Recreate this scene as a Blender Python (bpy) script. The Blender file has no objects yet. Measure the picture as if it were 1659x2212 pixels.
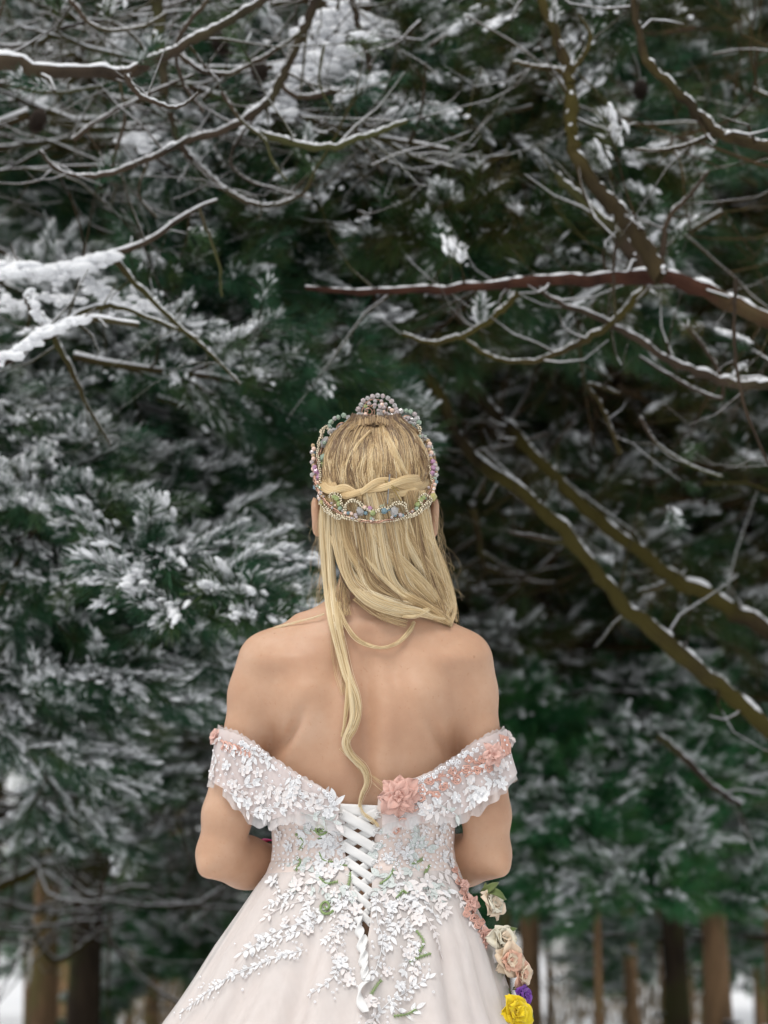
import bpy, bmesh, math, random
import numpy as np
from mathutils import Vector, Matrix, Quaternion
from mathutils.bvhtree import BVHTree
R = math.radians
random.seed(7)
rng = np.random.default_rng(11)
sc = bpy.context.scene
COL = sc.collection

# ------------------------------------------------------------------ camera
CAM_Z, CAM_Y, FPX, CX, CY, HOR = 0.90, -3.60, 5220.0, 829.5, 1105.5, 2050.0
PITCH = math.atan((HOR - CY) / FPX)
cam_d = bpy.data.cameras.new('camera')
cam = bpy.data.objects.new('camera', cam_d)
COL.objects.link(cam)
cam.location = (0, CAM_Y, CAM_Z)
cam.rotation_euler = (math.pi / 2 + PITCH, 0, 0)
cam_d.sensor_fit = 'VERTICAL'
cam_d.sensor_height = 36.0
cam_d.sensor_width = 27.0
cam_d.lens = 85.0
cam_d.clip_start = 0.1
cam_d.clip_end = 600
cam_d.dof.use_dof = True
cam_d.dof.focus_distance = 3.53
cam_d.dof.aperture_fstop = 5.2
sc.camera = cam

# ------------------------------------------------------------------ overcast winter daylight
world = bpy.data.worlds.new('World')
sc.world = world
world.use_nodes = True
wn = world.node_tree
bgn = wn.nodes['Background']
sky = wn.nodes.new('ShaderNodeTexSky')
sky.sky_type = 'NISHITA'
sky.sun_disc = False
SUN_EL, SUN_AZ = 66.0, 212.0          # azimuth clockwise from +Y: behind the camera, a little to the left
sky.sun_elevation = R(SUN_EL)
sky.sun_rotation = R(SUN_AZ)
sky.air_density = 1.0
sky.dust_density = 0.6
sky.ozone_density = 1.0
hsv = wn.nodes.new('ShaderNodeHueSaturation')
hsv.inputs['Saturation'].default_value = 0.08
wn.links.new(sky.outputs[0], hsv.inputs['Color'])
wn.links.new(hsv.outputs[0], bgn.inputs['Color'])
bgn.inputs['Strength'].default_value = 0.12
sun_d = bpy.data.lights.new('sun', 'SUN')
sun_d.energy = 1.6
sun_d.angle = R(26)
sun_d.color = (1.0, 0.965, 0.92)
sun = bpy.data.objects.new('sun', sun_d)
COL.objects.link(sun)
_d = Vector((math.sin(R(SUN_AZ)) * math.cos(R(SUN_EL)), math.cos(R(SUN_AZ)) * math.cos(R(SUN_EL)), math.sin(R(SUN_EL))))
sun.rotation_euler = _d.to_track_quat('Z', 'Y').to_euler()
sun.location = _d * 30
sc.view_settings.view_transform = 'Standard'
sc.view_settings.look = 'None'
sc.view_settings.gamma = 1.0
sc.view_settings.use_curve_mapping = False
sc.view_settings.exposure = 0.3
sc.cycles.max_bounces = 6
sc.cycles.diffuse_bounces = 3
sc.cycles.glossy_bounces = 2
sc.cycles.transmission_bounces = 4
sc.cycles.transparent_max_bounces = 12
sc.cycles.caustics_reflective = False
sc.cycles.caustics_refractive = False

# ------------------------------------------------------------------ helpers
_cp, _sp = math.cos(PITCH), math.sin(PITCH)
def U(x, y, Y):
    """world point on the plane Y=const seen at picture position x, y (1659 x 2211 grid); arrays allowed"""
    a = (np.asarray(x, float) - CX) / FPX
    b = -(np.asarray(y, float) - CY) / FPX
    dy = _cp - b * _sp
    dz = _sp + b * _cp
    t = (np.asarray(Y, float) - CAM_Y) / dy
    return np.stack(np.broadcast_arrays(a * t, np.asarray(Y, float) + 0 * t, CAM_Z + dz * t), -1)
def UD(x, y, d):
    return U(x, y, np.asarray(d, float) + CAM_Y)
def V(x, y, Y):
    return Vector(U(x, y, Y).tolist())
def ray(x, y):
    o = Vector((0, CAM_Y, CAM_Z))
    return o, (V(x, y, 0.0) - o).normalized()

def tagit(o, label=None, cat=None, group=None, kind=None):
    if label: o['label'] = label
    if cat: o['category'] = cat
    if group: o['group'] = group
    if kind: o['kind'] = kind
    return o
def link(name, data, mats=None, parent=None):
    o = bpy.data.objects.new(name, data)
    COL.objects.link(o)
    if mats is not None and hasattr(data, 'materials') and len(data.materials) == 0:
        for m in (mats if isinstance(mats, (list, tuple)) else [mats]):
            data.materials.append(m)
    if parent: o.parent = parent
    return o
def empty(name, loc=(0, 0, 0)):
    o = bpy.data.objects.new(name, None)
    o.empty_display_size = 0.1
    COL.objects.link(o)
    o.location = loc
    bpy.context.view_layer.update()
    return o
def np_mesh(name, verts, faces, smooth=True, mat_index=None):
    """faces: (n,3) or (n,4) int array, or a list of such arrays"""
    me = bpy.data.meshes.new(name)
    if not isinstance(faces, list): faces = [faces]
    faces = [np.asarray(f, np.int32) for f in faces if len(f)]
    verts = np.asarray(verts, np.float32)
    me.vertices.add(len(verts))
    me.vertices.foreach_set('co', verts.ravel())
    loops = np.concatenate([f.ravel() for f in faces])
    tot = np.concatenate([np.full(len(f), f.shape[1], np.int32) for f in faces])
    start = np.concatenate([[0], np.cumsum(tot)[:-1]]).astype(np.int32)
    me.loops.add(len(loops)); me.loops.foreach_set('vertex_index', loops.astype(np.int32))
    me.polygons.add(len(tot)); me.polygons.foreach_set('loop_start', start)
    if mat_index is not None: me.polygons.foreach_set('material_index', np.asarray(mat_index, np.int32))
    me.polygons.foreach_set('use_smooth', np.full(len(tot), smooth))
    me.update(calc_edges=True)
    me.validate()
    return me
class Geo:
    """collects verts/faces of one mesh"""
    def __init__(s): s.v = []; s.f = {3: [], 4: []}; s.m = {3: [], 4: []}; s.n = 0
    def add(s, v, f, mi=0):
        f = np.asarray(f, int)
        s.v.append(np.asarray(v, float)); s.f[f.shape[1]].append(f + s.n); s.m[f.shape[1]].append(np.full(len(f), mi)); s.n += len(v)
    def build(s, name, mats, parent=None, smooth=True):
        fs, ms = [], []
        for k in (3, 4):
            if s.f[k]: fs.append(np.concatenate(s.f[k])); ms.append(np.concatenate(s.m[k]))
        me = np_mesh(name, np.concatenate(s.v), fs, smooth, np.concatenate(ms))
        return link(name, me, mats, parent)
def tube(pts, rad, sides=6, squash=1.0):
    """tube mesh (verts, quads) round a polyline; rad scalar or per point"""
    P = np.asarray(pts, float); n = len(P)
    r = np.broadcast_to(np.asarray(rad, float), (n,))
    T = np.gradient(P, axis=0); T /= np.linalg.norm(T, axis=1)[:, None] + 1e-12
    up = np.array([0, 0, 1.0]); A = np.cross(T, up)
    ln = np.linalg.norm(A, axis=1)
    A[ln < 0.05] = np.array([1.0, 0, 0]); A /= np.linalg.norm(A, axis=1)[:, None]
    for i in range(1, n):
        if np.dot(A[i], A[i - 1]) < 0: A[i] = -A[i]
    B = np.cross(A, T)
    a = np.linspace(0, 2 * np.pi, sides, endpoint=False)
    v = P[:, None] + r[:, None, None] * (np.cos(a)[None, :, None] * A[:, None] + squash * np.sin(a)[None, :, None] * B[:, None])
    i, j = np.meshgrid(np.arange(n - 1), np.arange(sides), indexing='ij')
    j2 = (j + 1) % sides
    f = np.stack([i * sides + j, i * sides + j2, (i + 1) * sides + j2, (i + 1) * sides + j], -1).reshape(-1, 4)
    return v.reshape(-1, 3), f
def resample(pts, n):
    """Catmull-Rom through pts, n samples"""
    P = np.asarray(pts, float)
    if len(P) == 2: return P[0] + (P[1] - P[0]) * np.linspace(0, 1, n)[:, None]
    Q = np.vstack([2 * P[0] - P[1], P, 2 * P[-1] - P[-2]])
    seg = np.linalg.norm(np.diff(P, axis=0), axis=1) + 1e-9
    s = np.concatenate([[0], np.cumsum(seg)]); u = np.linspace(0, s[-1], n)
    k = np.clip(np.searchsorted(s, u, side='right') - 1, 0, len(P) - 2)
    t = ((u - s[k]) / seg[k])[:, None]
    p0, p1, p2, p3 = Q[k], Q[k + 1], Q[k + 2], Q[k + 3]
    return 0.5 * (2 * p1 + (p2 - p0) * t + (2 * p0 - 5 * p1 + 4 * p2 - p3) * t ** 2 + (3 * p1 - p0 - 3 * p2 + p3) * t ** 3)
def grid_faces(n, m, wrap=False):
    i, j = np.meshgrid(np.arange(n - 1), np.arange(m if wrap else m - 1), indexing='ij')
    j2 = (j + 1) % m
    return np.stack([i * m + j, i * m + j2, (i + 1) * m + j2, (i + 1) * m + j], -1).reshape(-1, 4)

# ------------------------------------------------------------------ materials
class MB:
    """small node-graph builder"""
    def __init__(s, name, color=(0.5, 0.5, 0.5), rough=0.6, **kw):
        s.mat = bpy.data.materials.new(name); s.mat.use_nodes = True
        s.t = s.mat.node_tree; s.b = s.t.nodes['Principled BSDF']
        s.b.inputs['Base Color'].default_value = (*color, 1)
        s.b.inputs['Roughness'].default_value = rough
        for k, v in kw.items():
            s.b.inputs[k.replace('_', ' ')].default_value = v
        s.co = None
    def n(s, t, **kw):
        nd = s.t.nodes.new('ShaderNode' + t)
        for k, v in kw.items():
            if k in nd.inputs.keys(): nd.inputs[k].default_value = v
            elif k.replace('_', ' ') in nd.inputs.keys(): nd.inputs[k.replace('_', ' ')].default_value = v
            else: setattr(nd, k, v)
        return nd
    def l(s, a, b): s.t.links.new(a, b)
    def coord(s, which='Object'):
        if s.co is None: s.co = s.n('TexCoord')
        return s.co.outputs[which]
    def noise(s, scale, detail=3, rough=0.5, vec=None, stretch=None, which='Object'):
        src = vec or s.coord(which)
        if stretch:
            mp = s.n('Mapping'); mp.inputs['Scale'].default_value = stretch
            s.l(src, mp.inputs['Vector']); src = mp.outputs[0]
        nd = s.n('TexNoise'); nd.inputs['Scale'].default_value = scale
        nd.inputs['Detail'].default_value = detail; nd.inputs['Roughness'].default_value = rough
        s.l(src, nd.inputs['Vector'])
        return nd.outputs['Fac']
    def ramp(s, fac, stops):
        nd = s.n('ValToRGB'); e = nd.color_ramp.elements
        while len(e) < len(stops): e.new(0.5)
        for el, (p, c) in zip(e, stops):
            el.position = p; el.color = (*c, 1) if len(c) == 3 else c
        s.l(fac, nd.inputs['Fac'])
        return nd.outputs['Color']
    def mix(s, fac, a, b, mode='MIX'):
        nd = s.n('Mix'); nd.data_type = 'RGBA'; nd.blend_type = mode
        for sock, val in ((nd.inputs[0], fac), (nd.inputs[6], a), (nd.inputs[7], b)):
            if isinstance(val, (int, float)): sock.default_value = val
            elif isinstance(val, tuple): sock.default_value = (*val, 1)
            else: s.l(val, sock)
        return nd.outputs[2]
    def bump(s, h, strength=0.3, dist=0.01):
        nd = s.n('Bump'); nd.inputs['Strength'].default_value = strength; nd.inputs['Distance'].default_value = dist
        s.l(h, nd.inputs['Height']); s.l(nd.outputs[0], s.b.inputs['Normal'])
    def base(s, c): s.l(c, s.b.inputs['Base Color'])

def g3(v): return (v, v, v)
# ================================================================== the place: snowy ground and pine wood
m = MB('snow_ground', (0.86, 0.87, 0.89), 0.7)
m.base(m.ramp(m.noise(0.35, 4), [(0.3, (0.80, 0.82, 0.85)), (0.7, (0.88, 0.89, 0.90))]))
m.bump(m.noise(3.0, 5), 0.5, 0.08); M_GROUND = m.mat
m = MB('snow', (0.87, 0.885, 0.91), 0.65); m.bump(m.noise(60, 4), 0.5, 0.01); M_SNOW = m.mat
nx_, ny_ = 90, 110
gxs = np.concatenate([-np.geomspace(240, 1, 45), np.linspace(-0.9, 0.9, 6), np.geomspace(1, 240, 45)]); gys = np.concatenate([np.linspace(-30, 45, 90), np.geomspace(46, 420, 26)])
GX, GY = np.meshgrid(gxs, gys, indexing='ij')
def ground_z(x, y):
    x = np.asarray(x, float); y = np.asarray(y, float)
    k = np.clip((np.hypot(x, y) - 2.0) / 10, 0, 1)
    return k * (0.05 * np.sin(x * .9 + 1) * np.cos(y * .7) + 0.04 * np.sin(x * 2.3 + y * 1.7)) + 0.0
gv = np.stack([GX, GY, ground_z(GX, GY)], -1)
o = link('snowy_ground', np_mesh('snowy_ground', gv.reshape(-1, 3), grid_faces(len(gxs), len(gys))), M_GROUND); o['kind'] = 'structure'

def bark(name, c_dark, c_mid, c_moss, moss=0.5, snow=0.55, bs=14):
    m = MB(name, c_mid, 0.9)
    a = m.ramp(m.noise(bs, 5, stretch=(1, 1, 0.3)), [(0.32, c_dark), (0.62, c_mid)])
    b = m.mix(m.ramp(m.noise(2.3, 3), [(0.62 - moss * 0.3, g3(0)), (0.75 - moss * 0.3, g3(1))]), a, c_moss)
    if snow:
        ge = m.n('NewGeometry'); sp = m.n('SeparateXYZ'); m.l(ge.outputs['Normal'], sp.inputs[0])
        ad = m.n('Math', operation='MULTIPLY_ADD'); m.l(m.noise(26, 3), ad.inputs[0]); ad.inputs[1].default_value = 0.7
        m.l(sp.outputs['Z'], ad.inputs[2])
        b = m.mix(m.ramp(ad.outputs[0], [(1.30 - snow, g3(0)), (1.38 - snow, g3(1))]) if snow < 0.5 else m.ramp(ad.outputs[0], [(0.98, g3(0)), (1.08, g3(1))]), b, (0.80, 0.82, 0.86))
    m.base(b); m.bump(m.noise(bs * 2, 4, stretch=(1, 1, 0.3)), 0.8, 0.02)
    m.b.inputs['Specular IOR Level'].default_value = 0.2
    return m.mat
M_BDARK = bark('dark_pine_bark', (0.022, 0.016, 0.011), (0.060, 0.042, 0.028), (0.060, 0.060, 0.022), 0.4)
M_BMOSS = bark('mossy_pine_bark', (0.018, 0.013, 0.007), (0.052, 0.037, 0.016), (0.060, 0.049, 0.011), 0.75, 0.0)
M_BRED = bark('red_pine_bark', (0.020, 0.008, 0.005), (0.060, 0.024, 0.014), (0.09, 0.07, 0.03), 0.15, 0.0)
M_BTRUNK = bark('pine_trunk_bark', (0.10, 0.066, 0.040), (0.34, 0.21, 0.115), (0.18, 0.150, 0.060), 0.4, 0.0, 9)
M_TWIG = bark('twig_bark', (0.018, 0.012, 0.006), (0.052, 0.034, 0.016), (0.045, 0.040, 0.012), 0.5)
M_TWIG_BARE = bark('bare_twig_bark', (0.024, 0.015, 0.007), (0.070, 0.044, 0.020), (0.060, 0.052, 0.014), 0.4, 0.3)
M_CONE = MB('cone_scales', (0.035, 0.022, 0.014), 0.8).mat

def needle_mat(name, lo_, mid, hi_):
    m = MB(name, mid, 0.55)
    oi = m.n('ObjectInfo')
    m.base(m.ramp(oi.outputs['Random'], [(0.0, lo_), (0.5, mid), (1.0, hi_)]))
    m.b.inputs['Specular IOR Level'].default_value = 0.3
    return m.mat
M_NEEDLE = needle_mat('green_needles', (0.014, 0.066, 0.032), (0.024, 0.088, 0.038), (0.060, 0.095, 0.022))
M_NEEDLE_O = needle_mat('olive_needles', (0.018, 0.070, 0.026), (0.036, 0.080, 0.018), (0.085, 0.062, 0.014))
M_NEEDLE_G = needle_mat('bright_green_needles', (0.035, 0.170, 0.065), (0.055, 0.220, 0.080), (0.095, 0.230, 0.060))

# ---------- needle tufts (sources of the geometry-node foliage)
def make_tuft(seed, snow, mat, nn=84, wid=0.0014, blob=True):
    blob = snow > .5
    rg = np.random.default_rng(seed); G = Geo()
    vs, fs, ms = [], [], []
    v, f = tube([(0, 0, 0), (0.05, 0, 0.001), (0.095, 0, 0)], [0.0028, 0.0022, 0.001], 3); G.add(v, f, 2)
    for k in range(nn):
        x0 = rg.uniform(-0.005, 0.09); az = rg.uniform(0, 2 * np.pi); sp = rg.uniform(0.45, 1.05) * (0.6 if x0 > 0.075 else 1)
        L = rg.uniform(0.038, 0.064)
        d = np.array([math.cos(sp), math.sin(sp) * math.cos(az), math.sin(sp) * math.sin(az)])
        p = np.array([x0, 0, 0]); e = p + d * L - np.array([0, 0, 0.006])
        s_ = np.cross(d, rg.normal(size=3)); s_ /= np.linalg.norm(s_)
        G.add([p + s_ * wid * .5, p - s_ * wid * .5, e - s_ * wid * .35, e + s_ * wid * .35], [[0, 1, 2, 3]], 0)
        if snow and d[2] > -0.12 and rg.uniform() < snow * .9:
            w = wid * rg.uniform(1.2, 2.9); h = rg.uniform(0.001, 0.003); sd = np.cross(d, [0, 0, 1.0]); sd /= np.linalg.norm(sd) + 1e-6
            a, b = p + d * L * rg.uniform(.05, .4), p + d * L * rg.uniform(.6, 1.0)
            up = np.array([0, 0, h]); mid = (a + b) / 2 + up * 2.2
            G.add([a + up, mid - sd * w, b + up * .6, mid + sd * w], [[0, 1, 2, 3]], 1)
    if snow > 0.35 and blob:
        for k in range(int(11 * snow)):
            c = np.array([rg.uniform(0.0, 0.12), rg.normal(0, .020), rg.uniform(0.006, 0.024)]); r = rg.uniform(.004, .015)
            bmx = bmesh.new(); bmesh.ops.create_icosphere(bmx, subdivisions=1, radius=r)
            vv = np.array([q.co[:] for q in bmx.verts]) * rg.uniform(.45, 1.35, (len(bmx.verts), 1)) * [2.0, .8, .55]
            G.add(vv + c, [[q.index for q in fc.verts] for fc in bmx.faces], 1); bmx.free()
    fsl, msl = [], []
    for q in (3, 4):
        if G.f[q]: fsl.append(np.concatenate(G.f[q])); msl.append(np.concatenate(G.m[q]))
    me = np_mesh('needle_tuft', np.concatenate(G.v), fsl, True, np.concatenate(msl))
    for mt in (mat, M_SNOW, M_TWIG): me.materials.append(mt)
    return bpy.data.objects.new('needle_tuft', me)
def tuft_collection(name, mat, snows):
    c = bpy.data.collections.new(name)
    for i, s_ in enumerate(snows): 
        o = make_tuft(100 + i, s_, mat); o.name = 'tuft_%02d' % i; c.objects.link(o)
    return c
def foliage_nodes(name, coll):
    ng = bpy.data.node_groups.new(name, 'GeometryNodeTree')
    ng.interface.new_socket('Geometry', in_out='INPUT', socket_type='NodeSocketGeometry')
    ng.interface.new_socket('Geometry', in_out='OUTPUT', socket_type='NodeSocketGeometry')
    gi = ng.nodes.new('NodeGroupInput'); go = ng.nodes.new('NodeGroupOutput')
    ci = ng.nodes.new('GeometryNodeCollectionInfo'); ci.inputs['Collection'].default_value = coll
    ci.inputs['Separate Children'].default_value = True; ci.inputs['Reset Children'].default_value = True
    ip = ng.nodes.new('GeometryNodeInstanceOnPoints'); ip.inputs['Pick Instance'].default_value = True
    def attr(nm, ty):
        a = ng.nodes.new('GeometryNodeInputNamedAttribute'); a.data_type = ty; a.inputs['Name'].default_value = nm; return a.outputs['Attribute']
    e2 = ng.nodes.new('FunctionNodeEulerToRotation')
    L = ng.links.new
    L(gi.outputs[0], ip.inputs['Points']); L(ci.outputs[0], ip.inputs['Instance'])
    L(attr('variant', 'INT'), ip.inputs['Instance Index']); L(attr('rot', 'FLOAT_VECTOR'), e2.inputs[0]); L(e2.outputs[0], ip.inputs['Rotation'])
    L(attr('size', 'FLOAT_VECTOR'), ip.inputs['Scale']); L(ip.outputs[0], go.inputs[0])
    return ng
# variants 0-2 bare, 3-5 dusted, 6-8 snowy
SNOWS = [0, 0, 0.03, 0.14, 0.24, 0.34, 0.75, 0.92, 1.0]
NG = {'green': foliage_nodes('green_foliage', tuft_collection('green_tufts', M_NEEDLE, SNOWS)),
      'olive': foliage_nodes('olive_foliage', tuft_collection('olive_tufts', M_NEEDLE_O, SNOWS)),
      'bright': foliage_nodes('bright_foliage', tuft_collection('bright_tufts', M_NEEDLE_G, SNOWS))}
def foliage(name, pos, rot, size, variant, kind, parent):
    me = bpy.data.meshes.new(name); pos = np.asarray(pos, np.float32)
    me.vertices.add(len(pos)); me.vertices.foreach_set('co', pos.ravel())
    a = me.attributes.new('rot', 'FLOAT_VECTOR', 'POINT'); a.data.foreach_set('vector', np.asarray(rot, np.float32).ravel())
    sz = np.repeat(np.asarray(size, np.float32)[:, None], 3, 1)
    a = me.attributes.new('size', 'FLOAT_VECTOR', 'POINT'); a.data.foreach_set('vector', sz.ravel())
    a = me.attributes.new('variant', 'INT', 'POINT'); a.data.foreach_set('value', np.asarray(variant, np.int32))
    o = bpy.data.objects.new(name, me); COL.objects.link(o)
    md = o.modifiers.new('needles', 'NODES'); md.node_group = NG[kind]
    if parent: o.parent = parent
    o['kind'] = 'stuff'
    return o

# ---------- bough templates: root at the origin, pointing along +X, one metre long
def snow_tube(pts, rad, k=1.0, seed=0, sides=5):
    P = np.asarray(pts, float); n = len(P); r = np.broadcast_to(np.asarray(rad, float), (n,))
    T = np.gradient(P, axis=0); T /= np.linalg.norm(T, axis=1)[:, None] + 1e-9
    h = np.sqrt(np.clip(1 - T[:, 2] ** 2, 0, 1))
    rg = np.random.default_rng(seed); w = (0.75 + 0.35 * rg.uniform(-1, 1, n))
    up = np.array([0, 0, 1.0]) - T * T[:, 2:3]; up /= np.linalg.norm(up, axis=1)[:, None] + 1e-6
    return tube(P + up * (r * (0.66 + 0.22 * k))[:, None], np.maximum(r * 0.78 * w * h * np.where(h < .35, .3, 1), 1e-4), sides, 0.55 + 0.3 * k)
def make_bough(seed, dead=False, arc=0.10, dens=1.0):
    rg = np.random.default_rng(seed)
    T0, T1, S0, TU = [], [], [], []     # thick tubes, thin tubes, snow, tufts
    def poly(p, d, L, n, bend, jit):
        pts = [np.array(p, float)]; d = np.array(d, float)
        for i in range(n):
            d = d + np.array([0, 0, bend]) / n + rg.normal(0, jit, 3); d /= np.linalg.norm(d); pts.append(pts[-1] + d * L / n)
        return np.array(pts)
    main = poly((0, 0, 0), (1, 0, -0.12), 1.0, 9, arc * 3, 0.07)
    T0.append((main, np.linspace(0.014, 0.004, 10)))
    nc = int(11 * (1 if not dead else 0.8))
    for k in range(nc):
        t = 0.18 + 0.80 * (k + rg.uniform(-.3, .3)) / nc; i = min(8, int(t * 9)); p = main[i] + (main[min(9, i + 1)] - main[i]) * (t * 9 - i)
        sd = 1 if k % 2 else -1; a = sd * rg.uniform(.5, 1.1)
        L = (0.42 * (1 - 0.55 * t) + 0.08) * rg.uniform(.7, 1.25)
        br = poly(p, (math.cos(a), math.sin(a), rg.uniform(-.35, .2)), L, 6, rg.uniform(-.2, .7), 0.10)
        T0.append((br, np.linspace(0.0060, 0.0022, 7)))
        for q in range(int(5 * dens) + (2 if dead else 0)):
            u = rg.uniform(.2, 1.0); j = min(5, int(u * 6)); p2 = br[j]
            a2 = a + (1 if q % 2 else -1) * rg.uniform(.4, 1.0); L2 = rg.uniform(.08, .20)
            tw = poly(p2, (math.cos(a2), math.sin(a2), rg.uniform(-.4, .35)), L2, 4, rg.uniform(-.3, .9), 0.12)
            T1.append((tw, np.linspace(0.0028, 0.0013, 5)))
            if not dead or rg.uniform() < 0.10:
                for w in np.arange(0.35, 1.01, 0.32): 
                    jj = min(3, int(w * 4)); TU.append((tw[jj] + (tw[jj + 1] - tw[jj]) * (w * 4 - jj), tw[jj + 1] - tw[jj]))
        if not dead:
            for w in np.arange(0.35, 1.01, 0.16):
                jj = min(5, int(w * 6)); TU.append((br[jj] + (br[min(6, jj + 1)] - br[jj]) * (w * 6 - jj), br[min(6, jj + 1)] - br[max(0, jj - 0)] if jj < 5 else br[6] - br[5]))
    for w in (.6, .7, .8, .9, 1.0):
        if not dead: jj = min(8, int(w * 9)); TU.append((main[jj] + (main[jj + 1] - main[jj]) * (w * 9 - jj), main[jj + 1] - main[jj]))
    def pack(lst, sides, fn=tube, **kw):
        vs, fs, n = [], [], 0
        for P, r in lst:
            v, f = fn(P, r, sides=sides, **kw); vs.append(v); fs.append(f + n); n += len(v)
        return np.concatenate(vs), np.concatenate(fs)
    tub = pack(T0, 5); thin = pack(T1, 3); sn = pack(T0, 4, snow_tube, k=1.0)
    tp = np.array([a for a, b in TU]) if TU else np.zeros((0, 3)); td = np.array([b for a, b in TU]) if TU else np.zeros((0, 3))
    td = td / (np.linalg.norm(td, axis=1)[:, None] + 1e-9)
    return dict(tub=tub, thin=thin, snow=sn, tp=tp, td=td)
BT = [make_bough(40 + i, arc=rng.uniform(-.08, .2)) for i in range(9)]
BD = [make_bough(80 + i, dead=True, arc=rng.uniform(.05, .4)) for i in range(6)]

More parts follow.
